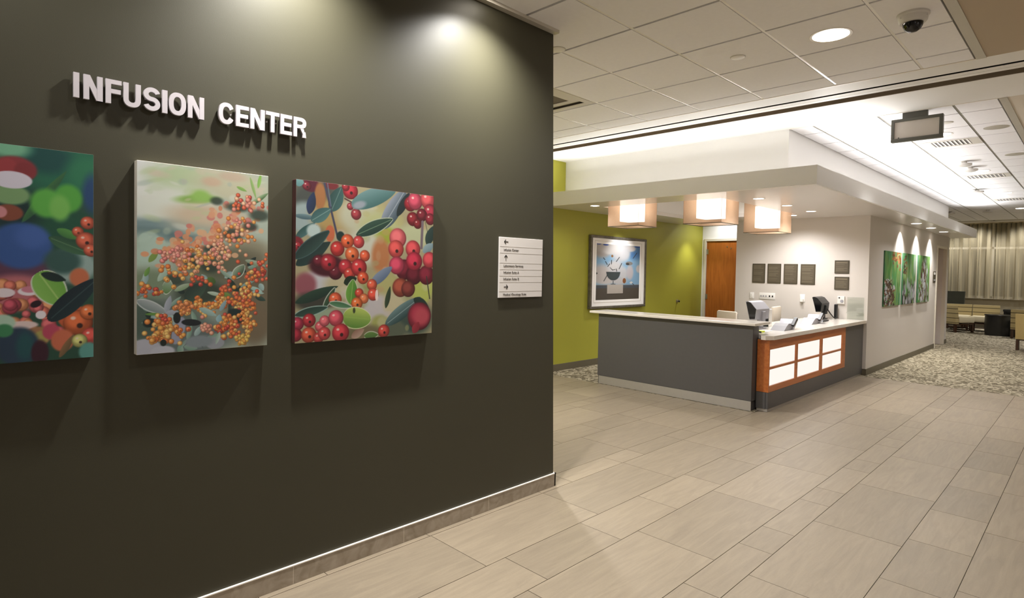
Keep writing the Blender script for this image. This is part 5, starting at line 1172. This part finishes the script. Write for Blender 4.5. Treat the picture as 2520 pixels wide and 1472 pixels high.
def lounge_chair(label, x, y, rot, w=0.62, back='stripe', seat='cushion', leg='dark_leg', bh=0.75):
    t = thing('lounge_chair', label, 'armchair', (x, y, 0.0015), rot, 'lounge chairs')
    m = MB(); m.prism([(-0.30, 0.24), (-0.19, 0.24), (-0.25, bh), (-0.34, bh)], -w / 2, w / 2, 'x'); part('backrest', m, M[back], t, world=False)
    m = MB(); m.box(-w / 2 + .005, w / 2 - .005, -0.185, 0.33, 0.27, 0.44, bev=0.03); part('seat', m, M[seat], t, True, world=False)
    m = MB(); m.box(-w / 2 + .01, w / 2 - .01, -0.29, 0.31, 0.215, 0.239); part('rail', m, M[leg], t, world=False)
    for sx in (-1, 1):
        for yy in (-0.27, 0.28):
            m = MB(); m.prism([(sx * (w / 2 - .06), yy - .025), (sx * (w / 2 - .01), yy - .025), (sx * (w / 2 - .01), yy + .025), (sx * (w / 2 - .06), yy + .025)], 0.0, 0.214, 'z'); part('leg', m, M[leg], t, world=False)
    m = MB(); m.box(-w / 2 + .062, w / 2 - .062, 0.27, 0.29, 0.09, 0.115); part('stretcher', m, M[leg], t, world=False)
    return t
# rotation 0: the sitter looks towards +Y
lounge_chair('striped tan lounge chair with its back turned, beside the alcove wall end', 20.9, 2.93, -2.2, 0.62)
lounge_chair('striped tan lounge chair facing the corridor beside the black drum table', 21.75, 2.36, PI / 2, 0.62)
lounge_chair('striped tan lounge chair half hidden behind the first turned chair', 21.75, 3.0, PI / 2, 0.62)
lounge_chair('striped tan lounge chair with its back turned, right of the black drum table', 20.15, 1.33, -PI / 2, 0.6)
lounge_chair('plain tan upholstered chair at the right edge, nearest the corridor', 16.95, 0.92, -PI / 2 - .25, 0.6, 'tan_fabric', 'tan_fabric', 'dark_leg', 0.79)
t = thing('high_back_chair', 'dark green high-backed chair seen from behind in front of the curtain', 'armchair', (22.55, 3.24, 0.0015), -PI / 2)
m = MB(); m.prism([(-0.36, 0.12), (0.30, 0.12), (0.34, 1.13), (-0.40, 1.13)], -0.36, -0.24, 'y'); part('backrest', m, M['dark_green_fabric'], t, world=False)
m = MB(); m.box(-0.38, 0.36, -0.238, 0.25, 0.14, 0.45, bev=0.04); part('seat', m, M['dark_green_fabric'], t, True, world=False)
for sx in (-.34, .3):
    for yy in (-0.3, 0.2): m = MB(); m.box(sx - .03, sx + .03, yy - .03, yy + .03, 0, 0.118); part('leg', m, M['dark_leg'], t, world=False)
t = thing('drum_table', 'black drum-shaped side table between the striped lounge chairs', 'table', (20.62, 1.93, 0.0015))
m = MB(); m.lathe([(0.0, 0.0), (0.30, 0.0), (0.315, 0.28), (0.305, 0.535), (0.0, 0.535)], (0, 0, 0), 40); part('drum', m, M['dark_table'], t, True, world=False)
m = MB(); m.lathe([(0.0, 0.536), (0.318, 0.536), (0.322, 0.548), (0.316, 0.562), (0.0, 0.562)], (0, 0, 0), 40); part('table_top', m, M['dark_table'], t, True, world=False)
t = thing('end_table', 'dark square end table behind the black drum table', 'table', (21.55, 1.66, 0.0015))
m = MB(); m.box(21.3, 21.8, 1.42, 1.92, 0.62, 0.68, bev=0.005); part('table_top', m, M['dark_table'], t)
for sx in (21.34, 21.76):
    for yy in (1.46, 1.88): m = MB(); m.box(sx - .025, sx + .025, yy - .025, yy + .025, 0.0015, 0.619); part('leg', m, M['dark_table'], t)
m = MB(); m.box(21.34, 21.76, 1.46, 1.88, 0.45, 0.618); part('apron', m, M['dark_table'], t)
t = thing('brown_armchair', 'dark brown chair back sloping in at the right edge of the lounge', 'armchair', (21.85, 1.02, 0.0015), PI / 2)
m = MB(); m.prism([(-0.40, 0.20), (0.40, 0.20), (0.40, 0.72), (0.28, 0.86), (0.0, 0.93), (-0.28, 0.86), (-0.40, 0.72)], -0.30, -0.18, 'y'); part('backrest', m, M['brown_fabric'], t, world=False)
m = MB(); m.box(-0.38, 0.38, -0.178, 0.3, 0.2, 0.45, bev=0.04); part('seat', m, M['brown_fabric'], t, True, world=False)
for sx in (-.33, .33):
    for yy in (-.25, .25): m = MB(); m.box(sx - .025, sx + .025, yy - .025, yy + .025, 0, 0.198); part('leg', m, M['dark_leg'], t, world=False)

# ---------------------------------------------------------------- world, camera, view
w = bpy.data.worlds.new('World'); SC.world = w; w.use_nodes = True
bg = w.node_tree.nodes.get('Background'); bg.inputs[0].default_value = (0.9, 0.85, 0.75, 1); bg.inputs[1].default_value = 0.02
cam = bpy.data.cameras.new('Camera'); co = bpy.data.objects.new('Camera', cam); COL.objects.link(co)
F, YAW, PIT, ROL, H = 1447.77, math.radians(45.05), math.radians(-1.53), math.radians(1.08), 1.55
cam.sensor_fit = 'HORIZONTAL'; cam.sensor_width = 36.0; cam.lens = F * 36.0 / 2520.0; cam.shift_y = -34.93 / 2520.0
f = Vector((math.cos(YAW) * math.cos(PIT), math.sin(YAW) * math.cos(PIT), math.sin(PIT)))
r = Vector((math.sin(YAW), -math.cos(YAW), 0)); u = r.cross(f)
r2 = r * math.cos(ROL) + u * math.sin(ROL); u2 = r2.cross(f)
R = Matrix((r2, u2, -f)).transposed()
co.matrix_world = Matrix.Translation((0, 0, H)) @ R.to_4x4()
cam.clip_start = 0.02; cam.clip_end = 100
SC.camera = co
SC.view_settings.view_transform = 'Standard'; SC.view_settings.look = 'None'; SC.view_settings.gamma = 1.0; SC.view_settings.use_curve_mapping = False
SC.view_settings.exposure = 0.18
cy = SC.cycles
cy.max_bounces = 8; cy.diffuse_bounces = 5; cy.glossy_bounces = 3; cy.transmission_bounces = 4; cy.transparent_max_bounces = 12
cy.sample_clamp_indirect = 6.0; cy.caustics_reflective = False; cy.caustics_refractive = False
cy.use_denoising = True; cy.use_adaptive_sampling = True; cy.adaptive_threshold = 0.02
